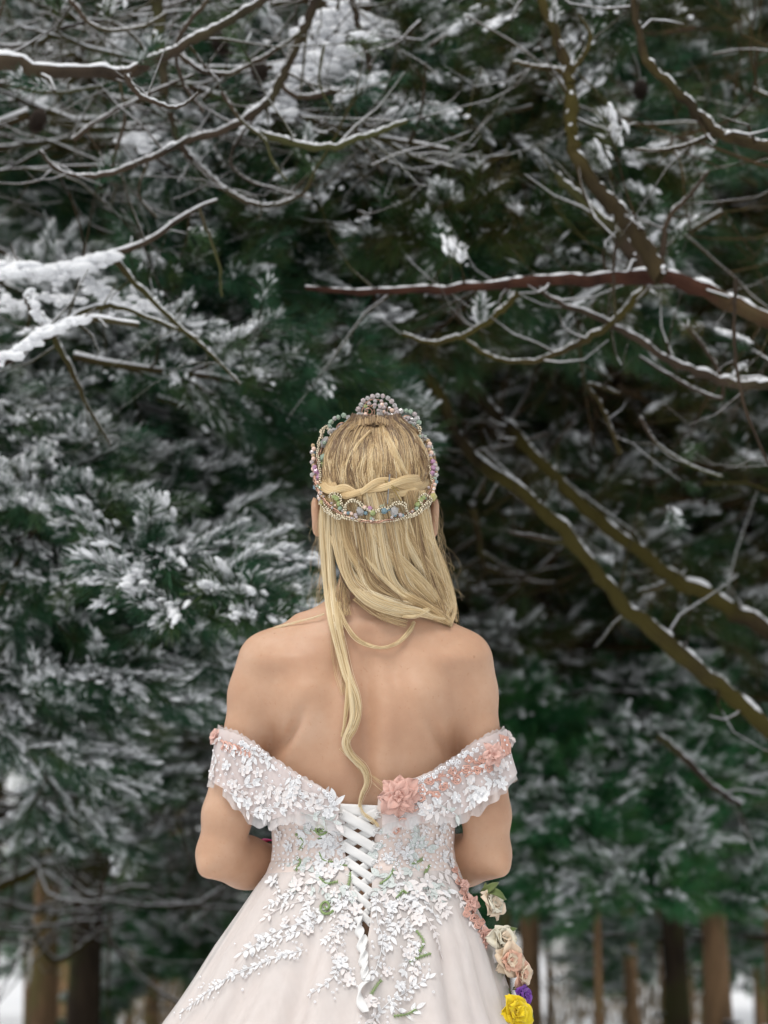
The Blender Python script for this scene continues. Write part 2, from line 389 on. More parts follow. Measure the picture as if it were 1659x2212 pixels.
class Tree:
    """collects the branches, the snow and the needles of one tree"""
    def __init__(s, X, d, kind='green', seed=0):
        s.X, s.Y, s.kind = X, d + CAM_Y, kind; s.rg = np.random.default_rng(seed)
        s.z0 = float(ground_z(s.X, s.Y))
        s.root = empty('pine_tree', (s.X, s.Y, s.z0))
        s.br = [[], []]; s.bb = [[], []]; s.sn = [[], []]; s.fo = []; s.nb = 0; s.ns = 0
    def _add(s, store, v, f):
        n = sum(len(a) for a in store[0]); store[0].append(v); store[1].append(f + n)
    def bough(s, p, az, L, pitch=0.0, dead=False, snow=0.5, thin=True, tscale=1.0, keep=1.0, fat=1.0):
        B = (BD if dead else BT)[s.rg.integers(len(BD if dead else BT))]
        ca, sa, cp, sp_ = math.cos(az), math.sin(az), math.cos(pitch), math.sin(pitch)
        M = np.array([[ca * cp, -sa, -ca * sp_], [sa * cp, ca, -sa * sp_], [sp_, 0, cp]])
        fl = np.array([1, s.rg.choice([-1, 1]), 1.0])
        tr = lambda v: (v * fl * L) @ M.T + np.array(p)
        fix = lambda f: f if fl[1] > 0 else f[:, ::-1]
        bs = s.bb if snow < .42 else s.br
        s._add(bs, tr(B['tub'][0]), fix(B['tub'][1]))
        if thin: s._add(bs, tr(B['thin'][0]), fix(B['thin'][1]))
        if snow > 0.12 and s.rg.uniform() < snow * 1.6: s._add(s.sn, tr(B['snow'][0]) + [0, 0, 0.002], fix(B['snow'][1]))
        n = len(B['tp'])
        if n:
            kp = s.rg.uniform(size=n) < keep
            P = tr(B['tp'][kp]); D = (B['td'][kp] * fl) @ M.T; n = len(P)
            yaw = np.arctan2(D[:, 1], D[:, 0]); pt = -np.arcsin(np.clip(D[:, 2], -1, 1)) * 0.8
            rot = np.stack([s.rg.normal(0, .35, n), pt + s.rg.normal(0, .15, n), yaw + s.rg.normal(0, .2, n)], 1)
            nz = np.sin(P[:, 0] * 9 + 1.3 * np.sin(P[:, 2] * 7)) * np.sin(P[:, 2] * 11 + 2 * np.sin(P[:, 1] * 6)) * np.cos(P[:, 1] * 8)
            lv = np.clip(s.rg.normal(snow, .2, n) + .75 * nz - .10, 0, 1); lv = np.where(s.rg.uniform(size=n) < .05 * (snow > .05), .8, lv); var = np.where(lv < .34, s.rg.integers(0, 3, n), np.where(lv < .55, s.rg.integers(3, 6, n), s.rg.integers(6, 9, n)))
            s.fo.append((P, rot, tscale * s.rg.uniform(.75, 1.2, n), var))
    def clump(s, c, r, sq=.62):
        """a lump of packed snow"""
        nu, nv = 18, 11; th, ph = np.meshgrid(np.linspace(0.02, np.pi - .02, nv), np.linspace(0, 2 * np.pi, nu, endpoint=False), indexing='ij')
        k = s.rg.uniform(0, 6.28, 4)
        rr = r * (1 + s.rg.uniform(-.07, .07, th.shape) * np.sin(th) + .16 * np.sin(3 * ph + k[0]) * np.sin(2 * th + k[1]) + .10 * np.sin(5 * ph + k[2]) * np.sin(4 * th + k[3]))
        v = np.stack([rr * np.sin(th) * np.cos(ph) * s.rg.uniform(.9, 1.5), rr * np.sin(th) * np.sin(ph), rr * np.cos(th) * sq], -1).reshape(-1, 3)
        s._add(s.sn, v + np.array(c), grid_faces(nv, nu, True))
    def drift(s, path, d, r, n, spread=10):
        P = resample(np.array([(a, b, 0) for a, b in path], float), n)
        for q in P: s.clump(UD(q[0] + s.rg.normal(0, spread), q[1] + s.rg.normal(0, spread * .6), d + s.rg.normal(0, .04)), r * s.rg.uniform(.4, 1.25))
    def limb(s, pts, r0, r1, mat, snow=1.0, name='limb', n=None, sides=10):
        """a limb of its own, with its snow"""
        P = resample(np.array(pts, float), n or max(10, len(pts) * 5)); k = len(P)
        rg = s.rg; r = np.linspace(r0, r1, k) * (1 + 0.15 * rg.uniform(-1, 1, k)); P = P + rg.normal(0, 1, P.shape) * r[:, None] * 0.20
        v, f = tube(P, r, sides); o = link(name, np_mesh(name, v, f), mat); adopt(o, s.root)
        if snow:
            P2 = resample(P, k * 3); r2 = np.interp(np.linspace(0, 1, k * 3), np.linspace(0, 1, k), r)
            v, f = snow_tube(P2, r2, snow, int(r0 * 1e5) % 97, 7)
            adopt(link('snow', np_mesh('snow', v, f), M_SNOW), o)
        if r0 > 0.005:      # small side twigs, some with a tuft at the tip
            Lt = np.linalg.norm(np.diff(P, axis=0), axis=1).sum(); T = np.gradient(P, axis=0); T /= np.linalg.norm(T, axis=1)[:, None]
            for q in range(int(Lt * 13)):
                i = rg.integers(1, k - 1)
                if not in_view(P[i], .3): continue
                d = T[i] * rg.uniform(-.2, .9) + rg.normal(0, .7, 3) * [1, .5, 1]; d[2] += .15; d /= np.linalg.norm(d); L = rg.uniform(.05, .24); e = rg.normal(0, .3, 3)
                w = np.array([P[i], P[i] + d * L * .35, P[i] + (d + e * .5) * L * .7, P[i] + (d + e + [0, 0, .2]) * L]); tr_ = min(r[i] * .4, .0045)
                v, f = tube(w, [tr_, tr_ * .7, tr_ * .5, tr_ * .3], 4); s._add(s.br, v, f)
                if rg.uniform() < .5 * (snow > .3): v, f = snow_tube(w, [tr_ * 1.1, tr_ * .9, tr_ * .8, tr_ * .4], 1.0, q, 4); s._add(s.sn, v, f)
                if rg.uniform() < .22:
                    dd = w[3] - w[2]; s.fo.append((w[3][None], np.array([[0, -math.asin(np.clip(dd[2] / np.linalg.norm(dd), -1, 1)) * .8, math.atan2(dd[1], dd[0])]]), np.array([rg.uniform(.5, .9)]), np.array([rg.integers(2, 8)])))
        return P
    def trunk(s, dia, h=9.0, lean=(0, 0), mat=None):
        z = np.linspace(-0.15, h, 26); t = (z + .15) / (h + .15)
        P = np.stack([s.X + lean[0] * z + 0.03 * np.sin(z * 1.1 + s.X), s.Y + lean[1] * z, s.z0 + z], 1)
        r = dia / 2 * (1.0 - 0.65 * t) * (1 + 0.35 * np.exp(-z.clip(0) * 4)) * (1 + 0.04 * np.sin(z * 5.1))
        v, f = tube(P, r, 14); o = link('trunk', np_mesh('trunk', v, f), mat or M_BTRUNK); adopt(o, s.root)
        s.axis = lambda zz: np.array([np.interp(zz, P[:, 2], P[:, 0]), s.Y + lean[1] * zz, zz])
        for zz in np.arange(0.5, 3.4, 0.45):      # broken stubs of dead side branches
            a = s.rg.uniform(0, 6.28); p = s.axis(zz); L = s.rg.uniform(.08, .30)
            v, f = tube([p, p + np.array([math.cos(a) * L * .5, math.sin(a) * L * .5, .01]), p + np.array([math.cos(a) * L, math.sin(a) * L, .05 * L])], [dia * .13, dia * .10, dia * .05], 5); s._add(s.br, v, f)
    def finish(s, label, group=None):
        bpy.context.view_layer.update()
        for nm, st, mt in (('branches', s.br, M_TWIG), ('bare_branches', s.bb, M_TWIG_BARE), ('snow_cover', s.sn, M_SNOW)):
            if st[0]:
                o = link(nm, np_mesh(nm, np.concatenate(st[0]), np.concatenate(st[1])), mt); adopt(o, s.root)
                o['kind'] = 'stuff'
        if s.fo:
            o = foliage('needles', *[np.concatenate([q[i] for q in s.fo]) for i in range(4)], s.kind, None); adopt(o, s.root)
        tagit(s.root, label, 'tree', group)
def adopt(o, parent):
    o.parent = parent; o.matrix_parent_inverse = parent.matrix_world.inverted(); return o
def in_view(p, L, mx=0.6, up=0.0):
    """does a bough of length L at p come near the photographed cone"""
    d = p[1] - CAM_Y
    if d < 0.5: return False
    hw = d * 0.16 + mx + L * 0.5; el = (p[2] - CAM_Z) / d
    return abs(p[0]) < hw and el < 0.43 + (up + L * .3) / d

# ---------- the trees.  (picture column of the trunk, distance, trunk width m, kind, lowest boughs, snow, label)
def std_tree(px, d, dia, kind, zlo, zhi, n, Lr, snow, label, seed, group='pines of the wood behind the bride', lean=(0, 0), thin=True, tscale=1.0, dead=0.0, keep=1.0, deadz=None, mat=None, X=None):
    t = Tree((px - CX) * d / FPX if X is None else X, d, kind, seed); t.trunk(dia, max(6, zhi + 1.5), lean, mat)
    for k in range(n):
        z = zlo + (zhi - zlo) * ((k + t.rg.uniform()) / n) ** 1.0
        az = t.rg.uniform(0, 2 * math.pi); L = t.rg.uniform(*Lr) * (1 - 0.25 * (z - zlo) / (zhi - zlo + .01))
        p = t.axis(z); tip = p + np.array([math.cos(az), math.sin(az), 0]) * L * .6
        if not (in_view(p, 0.4) or in_view(tip, L)): 
            if t.rg.uniform() < .93: continue
        dd = t.rg.uniform() < dead or (deadz is not None and z < deadz)
        t.bough(p, az, L, t.rg.uniform(-.30, .15), dd, snow * t.rg.uniform(.6, 1.4), thin, tscale, keep)
    t.finish(label, group)
    return t
# trees whose trunks show along the bottom of the view
std_tree(-8, 15.0, .165, 'green', 2.7, 7.5, 34, (1.0, 2.0), .7, 'pine trunk cut by the left edge of the photo', 1, dead=.1)
std_tree(118, 14.0, .165, 'green', 2.8, 7.0, 32, (1.0, 1.9), .7, 'reddish brown pine trunk, second from the left edge', 2, dead=.1)
std_tree(205, 13.0, .185, 'green', 2.8, 7.0, 32, (1.0, 1.9), .7, 'dark mossy pine trunk, third from the left edge', 3, lean=(-.006, 0), dead=.1, mat=M_BDARK)
std_tree(345, 20.0, .12, 'bright', 3.3, 6.5, 32, (1.0, 2.2), .85, 'thin distant pine trunk left of the skirt', 4, thin=False, tscale=1.15, deadz=1.2)
std_tree(1528, 13.5, .155, 'green', 2.0, 7.0, 40, (1.0, 1.9), .3, 'straight grey brown pine trunk, tallest bare trunk on the right', 5, dead=.15, lean=(.002, 0))
std_tree(1443, 15.0, .165, 'bright', 2.0, 6.5, 38, (1.0, 1.9), .45, 'dark knobbly pine trunk just left of the straight one', 6, mat=M_BDARK)
std_tree(1349, 19.0, .115, 'bright', 2.0, 6.0, 32, (1.0, 1.9), .5, 'slim dark pine trunk right of the silk flowers', 7, thin=False, tscale=1.1)
std_tree(1281, 24.0, .10, 'bright', 2.1, 6.5, 32, (1.1, 2.1), .5, 'faint far pine trunk nearest the silk flowers', 8, thin=False, tscale=1.3)
std_tree(1668, 12.5, .16, 'olive', 2.0, 6.5, 40, (1.0, 1.8), .3, 'pine trunk cut by the right edge of the photo', 9, dead=.35)
# trees hidden behind the bride or standing beside the view, whose boughs fill it
HID = [(560, 17, 'bright', .7, 2.9, 1.15), (760, 13.5, 'olive', .25, 2.2, 1.0), (930, 18.5, 'olive', .25, 2.3, 1.15), (1130, 15.5, 'bright', .5, 1.9, 1.05), (1080, 21, 'bright', .5, 2.1, 1.25), (470, 22, 'bright', .7, 3.5, 1.4), (700, 22, 'green', .35, 2.4, 1.3)]
for i, (px, d, kd, sn, zl, ts) in enumerate(HID):
    std_tree(px, d, .14, kd, zl, .9 + (.42 if d < 16 else .24) * d, 30 if d < 16 else 24, (1.1, 2.1), sn, 'pine hidden behind the bride, its boughs spreading above her', 20 + i, group='pines hidden behind the bride', thin=d < 14, tscale=ts, dead=.35 if kd == 'olive' else .1)
SIDE = [(-3.0, 9.8, 'green', .7, 2.3), (-4.2, 13, 'green', .8, 3.1), (-3.6, 17.5, 'bright', .8, 3.1), (3.1, 11.0, 'olive', .15, 2.3), (4.3, 14.5, 'olive', .15, 2.3), (4.0, 19.5, 'bright', .5, 2.0), (-4.6, 22, 'bright', .7, 3.3), (4.7, 24, 'bright', .4, 2.2)]
for i, (X, d, kd, sn, zl) in enumerate(SIDE):
    std_tree(0, d, .2, kd, zl, .9 + (.44 if d < 15 else .26) * d, 40 if d < 15 else 30, (1.4, 2.6), sn, 'pine at the side of the wood, only its snowy boughs reaching into view', 50 + i, group='pines beside the view', thin=d < 12, tscale=1.0 if d < 12 else (1.25 if d < 24 else 1.7), dead=.35 if kd == 'olive' else .1, X=X)

DK = .82
# ---------- near left pine: heavily snowed boughs
T = Tree(-2.1, 5.2, 'green', 301); T.trunk(.24, 6.5)
def L_(t, pts, d, r0, r1, mat, snow=1.0, **k):
    r0, r1 = r0 * DK, r1 * DK
    P = np.array([UD(x, y, (dd if dd else d) * DK) for x, y, dd in [(q + (None,))[:3] for q in pts]])
    return t.limb(P, r0, r1, mat, snow, **k)
L_(T, [(-1100, 760), (-400, 640), (0, 590), (100, 588), (180, 572), (225, 556), (330, 515), (425, 450), (470, 432)], 6.3, .040, .003, M_BDARK, 2.4)
L_(T, [(-1150, 1100), (-500, 930), (0, 785), (60, 742), (125, 705), (210, 690), (300, 702)], 6.0, .034, .007, M_BDARK, 1.7)
L_(T, [(-700, 350), (-200, 170), (0, 135), (60, 148), (120, 155), (265, 157), (305, 146)], 5.9, .028, .016, M_BDARK, .9)
L_(T, [(305, 146), (350, 122), (420, 86), (480, 55), (535, 22), (600, -20)], 5.9, .013, .009, M_BDARK, .9)
L_(T, [(275, 165), (290, 195), (312, 212), (370, 232), (400, 225), (430, 200)], 5.3, .007, .003, M_BDARK, 1.0)
L_(T, [(60, 640), (75, 670), (100, 700), (115, 715)], 6.1, .012, .008, M_BDARK, 2.0)
L_(T, [(240, 555), (300, 620), (370, 690), (450, 760), (520, 830)], 6.2, .009, .003, M_TWIG, 1.0)
L_(T, [(100, 705), (150, 790), (190, 880), (240, 960)], 6.4, .010, .003, M_TWIG, 1.2)
L_(T, [(130, 705), (230, 660), (330, 690), (430, 730)], 6.2, .010, .003, M_TWIG, 1.4)
for k in range(50):
    y = T.rg.uniform(520, 1420); xm = 640 if y < 900 else 640 - (y - 900) * .55
    x = T.rg.uniform(-120, xm); L = T.rg.uniform(.45, .8); az = T.rg.normal(0.2, .7)
    dd = 5.4 + 1.5 * T.rg.uniform() + (y > 1200) * .8 + (y < 800 and x < 330) * .9
    T.bough(UD(x - L * 500 * math.cos(az), y, dd), az, L, T.rg.uniform(-.45, -.05), False, .82 - .42 * max(0, x - 200) / 500, True, .95, .9)
for k in range(50):
    x = T.rg.uniform(-150, 380); y = T.rg.uniform(1230, 1470); L = T.rg.uniform(.6, 1.0)
    T.bough(UD(x, y, T.rg.uniform(7, 8.6)), T.rg.normal(0.2, .9), L * .85, T.rg.uniform(-.1, .15), False, 1.0, True, .95, .9)
T.drift([(0, 588), (60, 585), (120, 590), (190, 572), (232, 552)], 5.12, .015, 150, 10); T.drift([(0, 782), (60, 742), (120, 708), (190, 690)], 4.88, .011, 90, 6)
T.drift([(190, 600), (230, 640), (280, 665), (330, 650)], 5.2, .010, 80, 14); T.drift([(60, 625), (70, 665), (100, 700)], 5.0, .009, 30, 5); T.drift([(0, 640), (40, 660), (90, 640), (160, 650)], 5.3, .010, 60, 16)
DK = 1.0
T.finish('near pine off the left edge with thickly snow-laden boughs reaching in at mid height')

# ---------- near pine overhead: the tangle of bare curved branches at the top left
T = Tree(-2.6, 7.6, 'green', 302); T.trunk(.17, 6.0)
HANG = [([(700, -40), (665, 50), (640, 100), (607, 175), (580, 220), (520, 265), (460, 290), (400, 305)], .013, .009, 1.0), ([(400, 305), (340, 335), (260, 368), (200, 380), (150, 378), (110, 355), (85, 325)], .009, .004, 1.0),
        ([(338, -30), (345, 80), (355, 200)], .017, .013, .3), ([(370, 240), (380, 290), (395, 322), (450, 380), (510, 425), (570, 445), (630, 432), (670, 400), (684, 345)], .010, .004, 1.0),
        ([(607, 180), (625, 200), (655, 210), (700, 202), (760, 188), (797, 150), (790, 100), (770, 40), (755, -30)], .007, .010, 1.0), ([(380, 110), (430, 150), (490, 160), (540, 140), (600, 105), (650, 70)], .006, .005, .9),
        ([(160, 300), (230, 250), (330, 200), (420, 160)], .006, .004, .9), ([(0, 180), (100, 200), (200, 190), (280, 160)], .006, .004, .8), ([(450, 0), (400, 60), (380, 110), (395, 180), (440, 240)], .006, .004, .8),
        ([(80, 100), (140, 60), (230, 45), (300, 90), (330, 150)], .006, .004, .9), ([(560, 290), (640, 310), (710, 318), (800, 292), (880, 262)], .010, .006, 1.0), ([(430, 450), (470, 560), (480, 640)], .004, .003, .5),
        ([(610, 180), (560, 240), (500, 330), (520, 380), (600, 410), (680, 430)], .005, .003, .9), ([(700, 100), (690, 180), (720, 240)], .004, .002, .7), ([(240, 380), (250, 330), (270, 250), (255, 160)], .005, .004, .4),
        ([(320, 350), (300, 420), (340, 470)], .004, .003, .8), ([(150, 0), (210, 60), (300, 60), (360, 30)], .006, .004, .9), ([(480, 200), (520, 260), (570, 300), (590, 350), (620, 390)], .005, .003, .8)]
for pts, a, b, sn in HANG: L_(T, pts, 5.0 + .5 * T.rg.uniform(), a * .9, b * .85, M_BDARK, sn, name='branch')
for k in range(20):
    x, y = T.rg.uniform(0, 800), T.rg.uniform(-60, 420); T.bough(UD(x, y, T.rg.uniform(5.6, 7.0)), T.rg.uniform(0, 6.28), T.rg.uniform(.6, 1.0), T.rg.uniform(-.4, .2), True, .6, True)
for k in range(26):
    x, y = T.rg.uniform(-100, 850), T.rg.uniform(-120, 480); T.bough(UD(x, y, T.rg.uniform(7.2, 9.2)), T.rg.uniform(0, 6.28), T.rg.uniform(.6, 1.0), T.rg.uniform(-.4, .2), False, .14, True, 1.0, .9)
def tangle(T, n, box, dr, rr, snow, mat, L=(.25, .8), name='branches'):
    for k in range(n):
        x, y = T.rg.uniform(box[0], box[2]), T.rg.uniform(box[1], box[3]); d = T.rg.uniform(*dr); p = UD(x, y, d)
        Ln = T.rg.uniform(*L); a = T.rg.uniform(0, 6.28); el = T.rg.normal(0, .5); q = [p]; cur = T.rg.normal(0, .8); cz = T.rg.normal(.5, .5)
        for i in range(8):
            a += cur / 8; a += T.rg.normal(0, .13); el = np.clip(el + cz / 8 + T.rg.normal(0, .13), -1.3, 1.3); q.append(q[-1] + Ln / 8 * np.array([math.cos(a) * math.cos(el), math.sin(a) * math.cos(el) * .5, math.sin(el)]))
        r = T.rg.uniform(*rr); rad = np.linspace(r, r * .4, 9)
        v, f = tube(np.array(q), rad, 4); T._add(T.bb if mat else T.br, v, f)
        if T.rg.uniform() < snow: v, f = snow_tube(np.array(q), rad, 1.0, k, 4); T._add(T.sn, v, f)
        for j in range(T.rg.integers(1, 7)):
            i = T.rg.integers(2, 8); dv = (q[i] - q[i - 1]) / np.linalg.norm(q[i] - q[i - 1]); dv = dv + T.rg.normal(0, .6, 3); dv /= np.linalg.norm(dv); l2 = Ln * T.rg.uniform(.15, .4)
            v, f = tube([q[i], q[i] + dv * l2 * .5, q[i] + (dv + [0, 0, .3]) * l2], [r * .5, r * .4, r * .25], 3); T._add(T.bb if mat else T.br, v, f)
tangle(T, 200, (-60, -60, 950, 480), (5.2, 7.0), (.0014, .0040), .6, 0)
T.finish('pine overhead at the top left, a tangle of thin curving bare branches and needles')
cone_host = T.root


# ---------- pine above the middle, snow packed on its boughs
T = Tree(2.5, 8.4, 'green', 303); T.trunk(.15, 6.0)
for k in range(60):
    x, y = T.rg.uniform(450, 1250), T.rg.uniform(-150, 620)
    T.bough(UD(x, y, T.rg.uniform(6.3, 8.4) + (y < 250) * .6), T.rg.uniform(0, 6.28), T.rg.uniform(.4, .75), T.rg.uniform(-.5, .1), False, .34 if x < 760 else .30 - .10 * (x > 1050), True, 1.0, .85)
T.drift([(735, 20), (700, 80), (655, 150), (620, 190), (590, 240)], 5.5, .014, 170, 26); T.drift([(745, 110), (690, 140), (650, 165)], 5.5, .013, 80, 20)
T.drift([(590, 235), (555, 240), (520, 275)], 5.5, .010, 40, 12); T.drift([(270, 300), (310, 295), (325, 325)], 5.5, .010, 40, 12)
for (x, y) in [(720, 60), (690, 150), (580, 250), (290, 320)]: T.bough(UD(x, y, 5.9), T.rg.uniform(0, 3.14), .35, -.2, False, .8, True, .9, .8)
L_(T, [(480, 620), (600, 612), (760, 605), (915, 612)], 7.0, .012, .014, M_BDARK, 1.3)
T.finish('pine above the middle of the view with clumps of packed snow on its boughs')
mid_host = T.root

DK = 0.84
# ---------- near right pine: red-brown horizontal limb and its forks
T = Tree(2.75, 6.6, 'olive', 304); T.trunk(.26, 6.5, mat=M_BRED)
L_(T, [(2850, 1100), (2300, 950), (1900, 800), (1659, 690), (1560, 645), (1480, 612), (1410, 598), (1200, 606), (1040, 618), (915, 624), (800, 632), (660, 622)], 6.4, .046, .007, M_BRED, .62, n=60)
L_(T, [(1425, 600), (1400, 545), (1375, 512), (1330, 450), (1295, 415), (1262, 365), (1240, 330), (1235, 240), (1228, 160), (1205, 90), (1175, 10), (1150, -60)], 6.3, .025, .012, M_BMOSS, .55, n=50)
L_(T, [(1400, 598), (1330, 500), (1290, 470), (1240, 420), (1200, 380)], 6.5, .022, .010, M_BDARK, 1.1)
L_(T, [(1228, 155), (1180, 148), (1110, 135)], 6.3, .010, .005, M_BMOSS, 1.0)
L_(T, [(1430, 590), (1440, 480), (1490, 420), (1530, 370)], 6.4, .010, .005, M_BDARK, .4)
L_(T, [(1232, 160), (1260, 120), (1275, 80), (1250, 30)], 6.3, .008, .004, M_BMOSS, .8)
L_(T, [(1760, 330), (1659, 318), (1600, 300), (1545, 285), (1470, 205), (1400, 135), (1378, 60), (1360, -30)], 6.0, .017, .009, M_BMOSS, .75, n=40)
L_(T, [(1545, 290), (1480, 315), (1420, 325), (1370, 322)], 6.0, .006, .004, M_BMOSS, .9)
L_(T, [(1740, 830), (1659, 832), (1560, 822), (1450, 780), (1370, 730), (1300, 690), (1200, 650), (1140, 600)], 6.6, .016, .006, M_BDARK, .8, n=40)
L_(T, [(1400, 620), (1330, 690), (1290, 720), (1200, 765), (1130, 782), (1060, 770), (1000, 730)], 6.6, .012, .005, M_BMOSS, .9, n=40)
L_(T, [(1120, 635), (1060, 690), (1000, 725), (930, 740), (870, 720)], 6.5, .010, .005, M_BMOSS, .9, n=30)
L_(T, [(1330, 520), (1325, 600), (1330, 700)], 6.2, .005, .004, M_BDARK, 0)
L_(T, [(1590, 600), (1585, 720), (1600, 850), (1640, 960), (1670, 1020)], 6.2, .006, .004, M_BDARK, .2)
L_(T, [(1480, 700), (1540, 780), (1560, 860), (1480, 830), (1380, 770)], 6.9, .007, .004, M_BDARK, .8)
L_(T, [(1340, 980), (1300, 880), (1270, 830), (1340, 850)], 7.2, .008, .005, M_BMOSS, .8)
L_(T, [(1380, 900), (1420, 960), (1500, 1010), (1560, 1030)], 7.0, .006, .004, M_BDARK, 1.0)
for k in range(84):
    x, y = T.rg.uniform(1000, 1800), T.rg.uniform(-100, 1150); T.bough(UD(x, y, T.rg.uniform(7.9, 10.2)), T.rg.uniform(0, 6.28), T.rg.uniform(.7, 1.2), T.rg.uniform(-.4, .3), T.rg.uniform() < .2, .22 + .08 * (y > 900), True, 1.0, 1.0)
for (x, y) in [(1180, 480), (1080, 420), (1060, 260), (1150, 230), (1010, 480), (1120, 560), (1180, 80), (960, 120), (1100, 330), (1000, 60), (1090, 130), (930, 360), (1330, 90), (1500, 60), (1560, 460), (1290, 300)]:
    T.bough(UD(x, y, 6.0), T.rg.uniform(1.2, 3.9), T.rg.uniform(.35, .6), -.3, False, .38, True, 1.0, 1)
tangle(T, 110, (960, -60, 1750, 640), (5.4, 8.0), (.0018, .0050), .35, 1); tangle(T, 80, (960, 640, 1750, 1250), (7.4, 9.8), (.0022, .0060), .4, 1)
T.finish('near pine off the right edge with a long red-brown limb and forked mossy branches')
right_host = T.root

# ---------- twin-stemmed mossy pine leaning across the right half
T = Tree(2.9, 7.9, 'olive', 305)
L_(T, [(2760, 2640, 7.9), (2400, 2260, 7.9), (2000, 1880, 7.8), (1659, 1570, 7.7), (1560, 1490, 7.7), (1480, 1420, 7.6), (1400, 1350, 7.6), (1330, 1290, 7.6), (1260, 1200, 7.6), (1200, 1130, 7.6), (1100, 1045, 7.6), (1000, 960, 7.7), (945, 850, 7.7), (900, 780, 7.7), (860, 700, 7.8), (830, 600, 7.9)], None, .042, .014, M_BMOSS, .62, name='trunk', n=90, sides=14)
L_(T, [(2760, 2600, 8.3), (2500, 2150, 8.5), (2100, 1650, 8.5), (1659, 1365, 8.5), (1550, 1300, 8.5), (1450, 1245, 8.5), (1380, 1190, 8.5), (1300, 1130, 8.5), (1230, 1060, 8.5), (1130, 960, 8.5), (1050, 870, 8.6), (990, 800, 8.6), (950, 740, 8.6), (910, 660, 8.7)], None, .049, .017, M_BMOSS, .52, name='trunk', n=90, sides=14)
L_(T, [(1460, 1250), (1420, 1270), (1380, 1280)], 8.5, .015, .010, M_BDARK, .2); L_(T, [(1490, 1430), (1440, 1400), (1400, 1330)], 7.6, .010, .005, M_BMOSS, 1.0)
L_(T, [(1235, 1175), (1180, 1165), (1100, 1150)], 7.6, .012, .005, M_BDARK, .2); L_(T, [(1420, 1590), (1480, 1640), (1540, 1700), (1600, 1740)], 9.5, .016, .010, M_BDARK, 1.0)
for k in range(40):
    x, y = T.rg.uniform(1050, 1750), T.rg.uniform(900, 1520); T.bough(UD(x, y, T.rg.uniform(9.6, 11.5)), T.rg.uniform(0, 6.28), T.rg.uniform(.8, 1.3), T.rg.uniform(-.3, .3), T.rg.uniform() < .2, .30, True, 1.0, 1.0)
tangle(T, 70, (900, 800, 1750, 1700), (9.0, 11.5), (.003, .008), .5, 1, (.4, 1.2))
T.finish('twin-stemmed mossy pine leaning diagonally across the right half of the view')

DK = 1.0
# ---------- reddish stem at the right edge, leaning brown stem at the upper left
T = Tree(2.3, 9.6, 'olive', 306)
L_(T, [(2050, 2440), (1850, 1750), (1700, 1330), (1640, 1180), (1600, 1080), (1575, 1010), (1590, 900)], 9.6, .055, .030, M_BRED, .2, name='trunk', n=50, sides=12)
for k in range(8): T.bough(UD(T.rg.uniform(1400, 1700), T.rg.uniform(500, 1100), T.rg.uniform(9.4, 10.5)), T.rg.uniform(0, 6.28), 1.2, 0, T.rg.uniform() < .5, .3)
T.finish('reddish pine stem leaning at the right edge below the mossy limbs')
T = Tree(-2.9, 11.0, 'green', 307)
L_(T, [(-550, 2480), (-300, 1300), (-60, 720), (30, 620), (75, 568), (130, 490), (190, 425), (240, 370), (300, 280)], 10.5, .075, .040, M_BRED, .12, name='trunk', n=50, sides=12)
for k in range(16): T.bough(UD(T.rg.uniform(-100, 500), T.rg.uniform(250, 1000), T.rg.uniform(10.4, 12)), T.rg.uniform(0, 6.28), 1.3, -.1, False, .6)
T.finish('brown pine stem leaning up to the right behind the snowy boughs at upper left')
# ---------- dead snowy branches at the lower left
T = Tree(-3.1, 10.2, 'olive', 308); T.trunk(.2, 6)
L_(T, [(-700, 2150), (-250, 1920), (26, 1774), (103, 1716), (167, 1678), (254, 1605), (300, 1570)], 10.2, .030, .014, M_BMOSS, 1.3)
L_(T, [(-300, 2060), (60, 1890), (174, 1819), (290, 1765), (370, 1725), (444, 1681), (540, 1640)], 11.0, .026, .012, M_BMOSS, 1.2)
L_(T, [(176, 1825), (165, 1880), (150, 1930)], 10.8, .018, .014, M_BDARK, 1.8); L_(T, [(215, 1800), (235, 1740), (250, 1690)], 10.9, .012, .008, M_BDARK, 1.4); L_(T, [(60, 1990), (110, 2070), (160, 2055), (230, 2000)], 11.6, .015, .010, M_BMOSS, 1.1)
for k in range(9):
    x, y = T.rg.uniform(-150, 480), T.rg.uniform(1560, 1940); T.bough(UD(x, y, T.rg.uniform(10.4, 13)), T.rg.uniform(0, 6.28), T.rg.uniform(.8, 1.5), T.rg.uniform(-.2, .35), True, .9, True)
for k in range(26):
    x, y = T.rg.uniform(-200, 420), T.rg.uniform(1350, 1560); T.bough(UD(x, y, T.rg.uniform(9.4, 12)), T.rg.uniform(0, 6.28), T.rg.uniform(.7, 1.1), T.rg.uniform(-.1, .25), False, .95, True)
tangle(T, 90, (-60, 1540, 520, 2010), (9.5, 12.5), (.004, .009), 1.0, 0, (.5, 1.4))
T.finish('pine at the lower left with bare grey branches carrying ridges of snow')

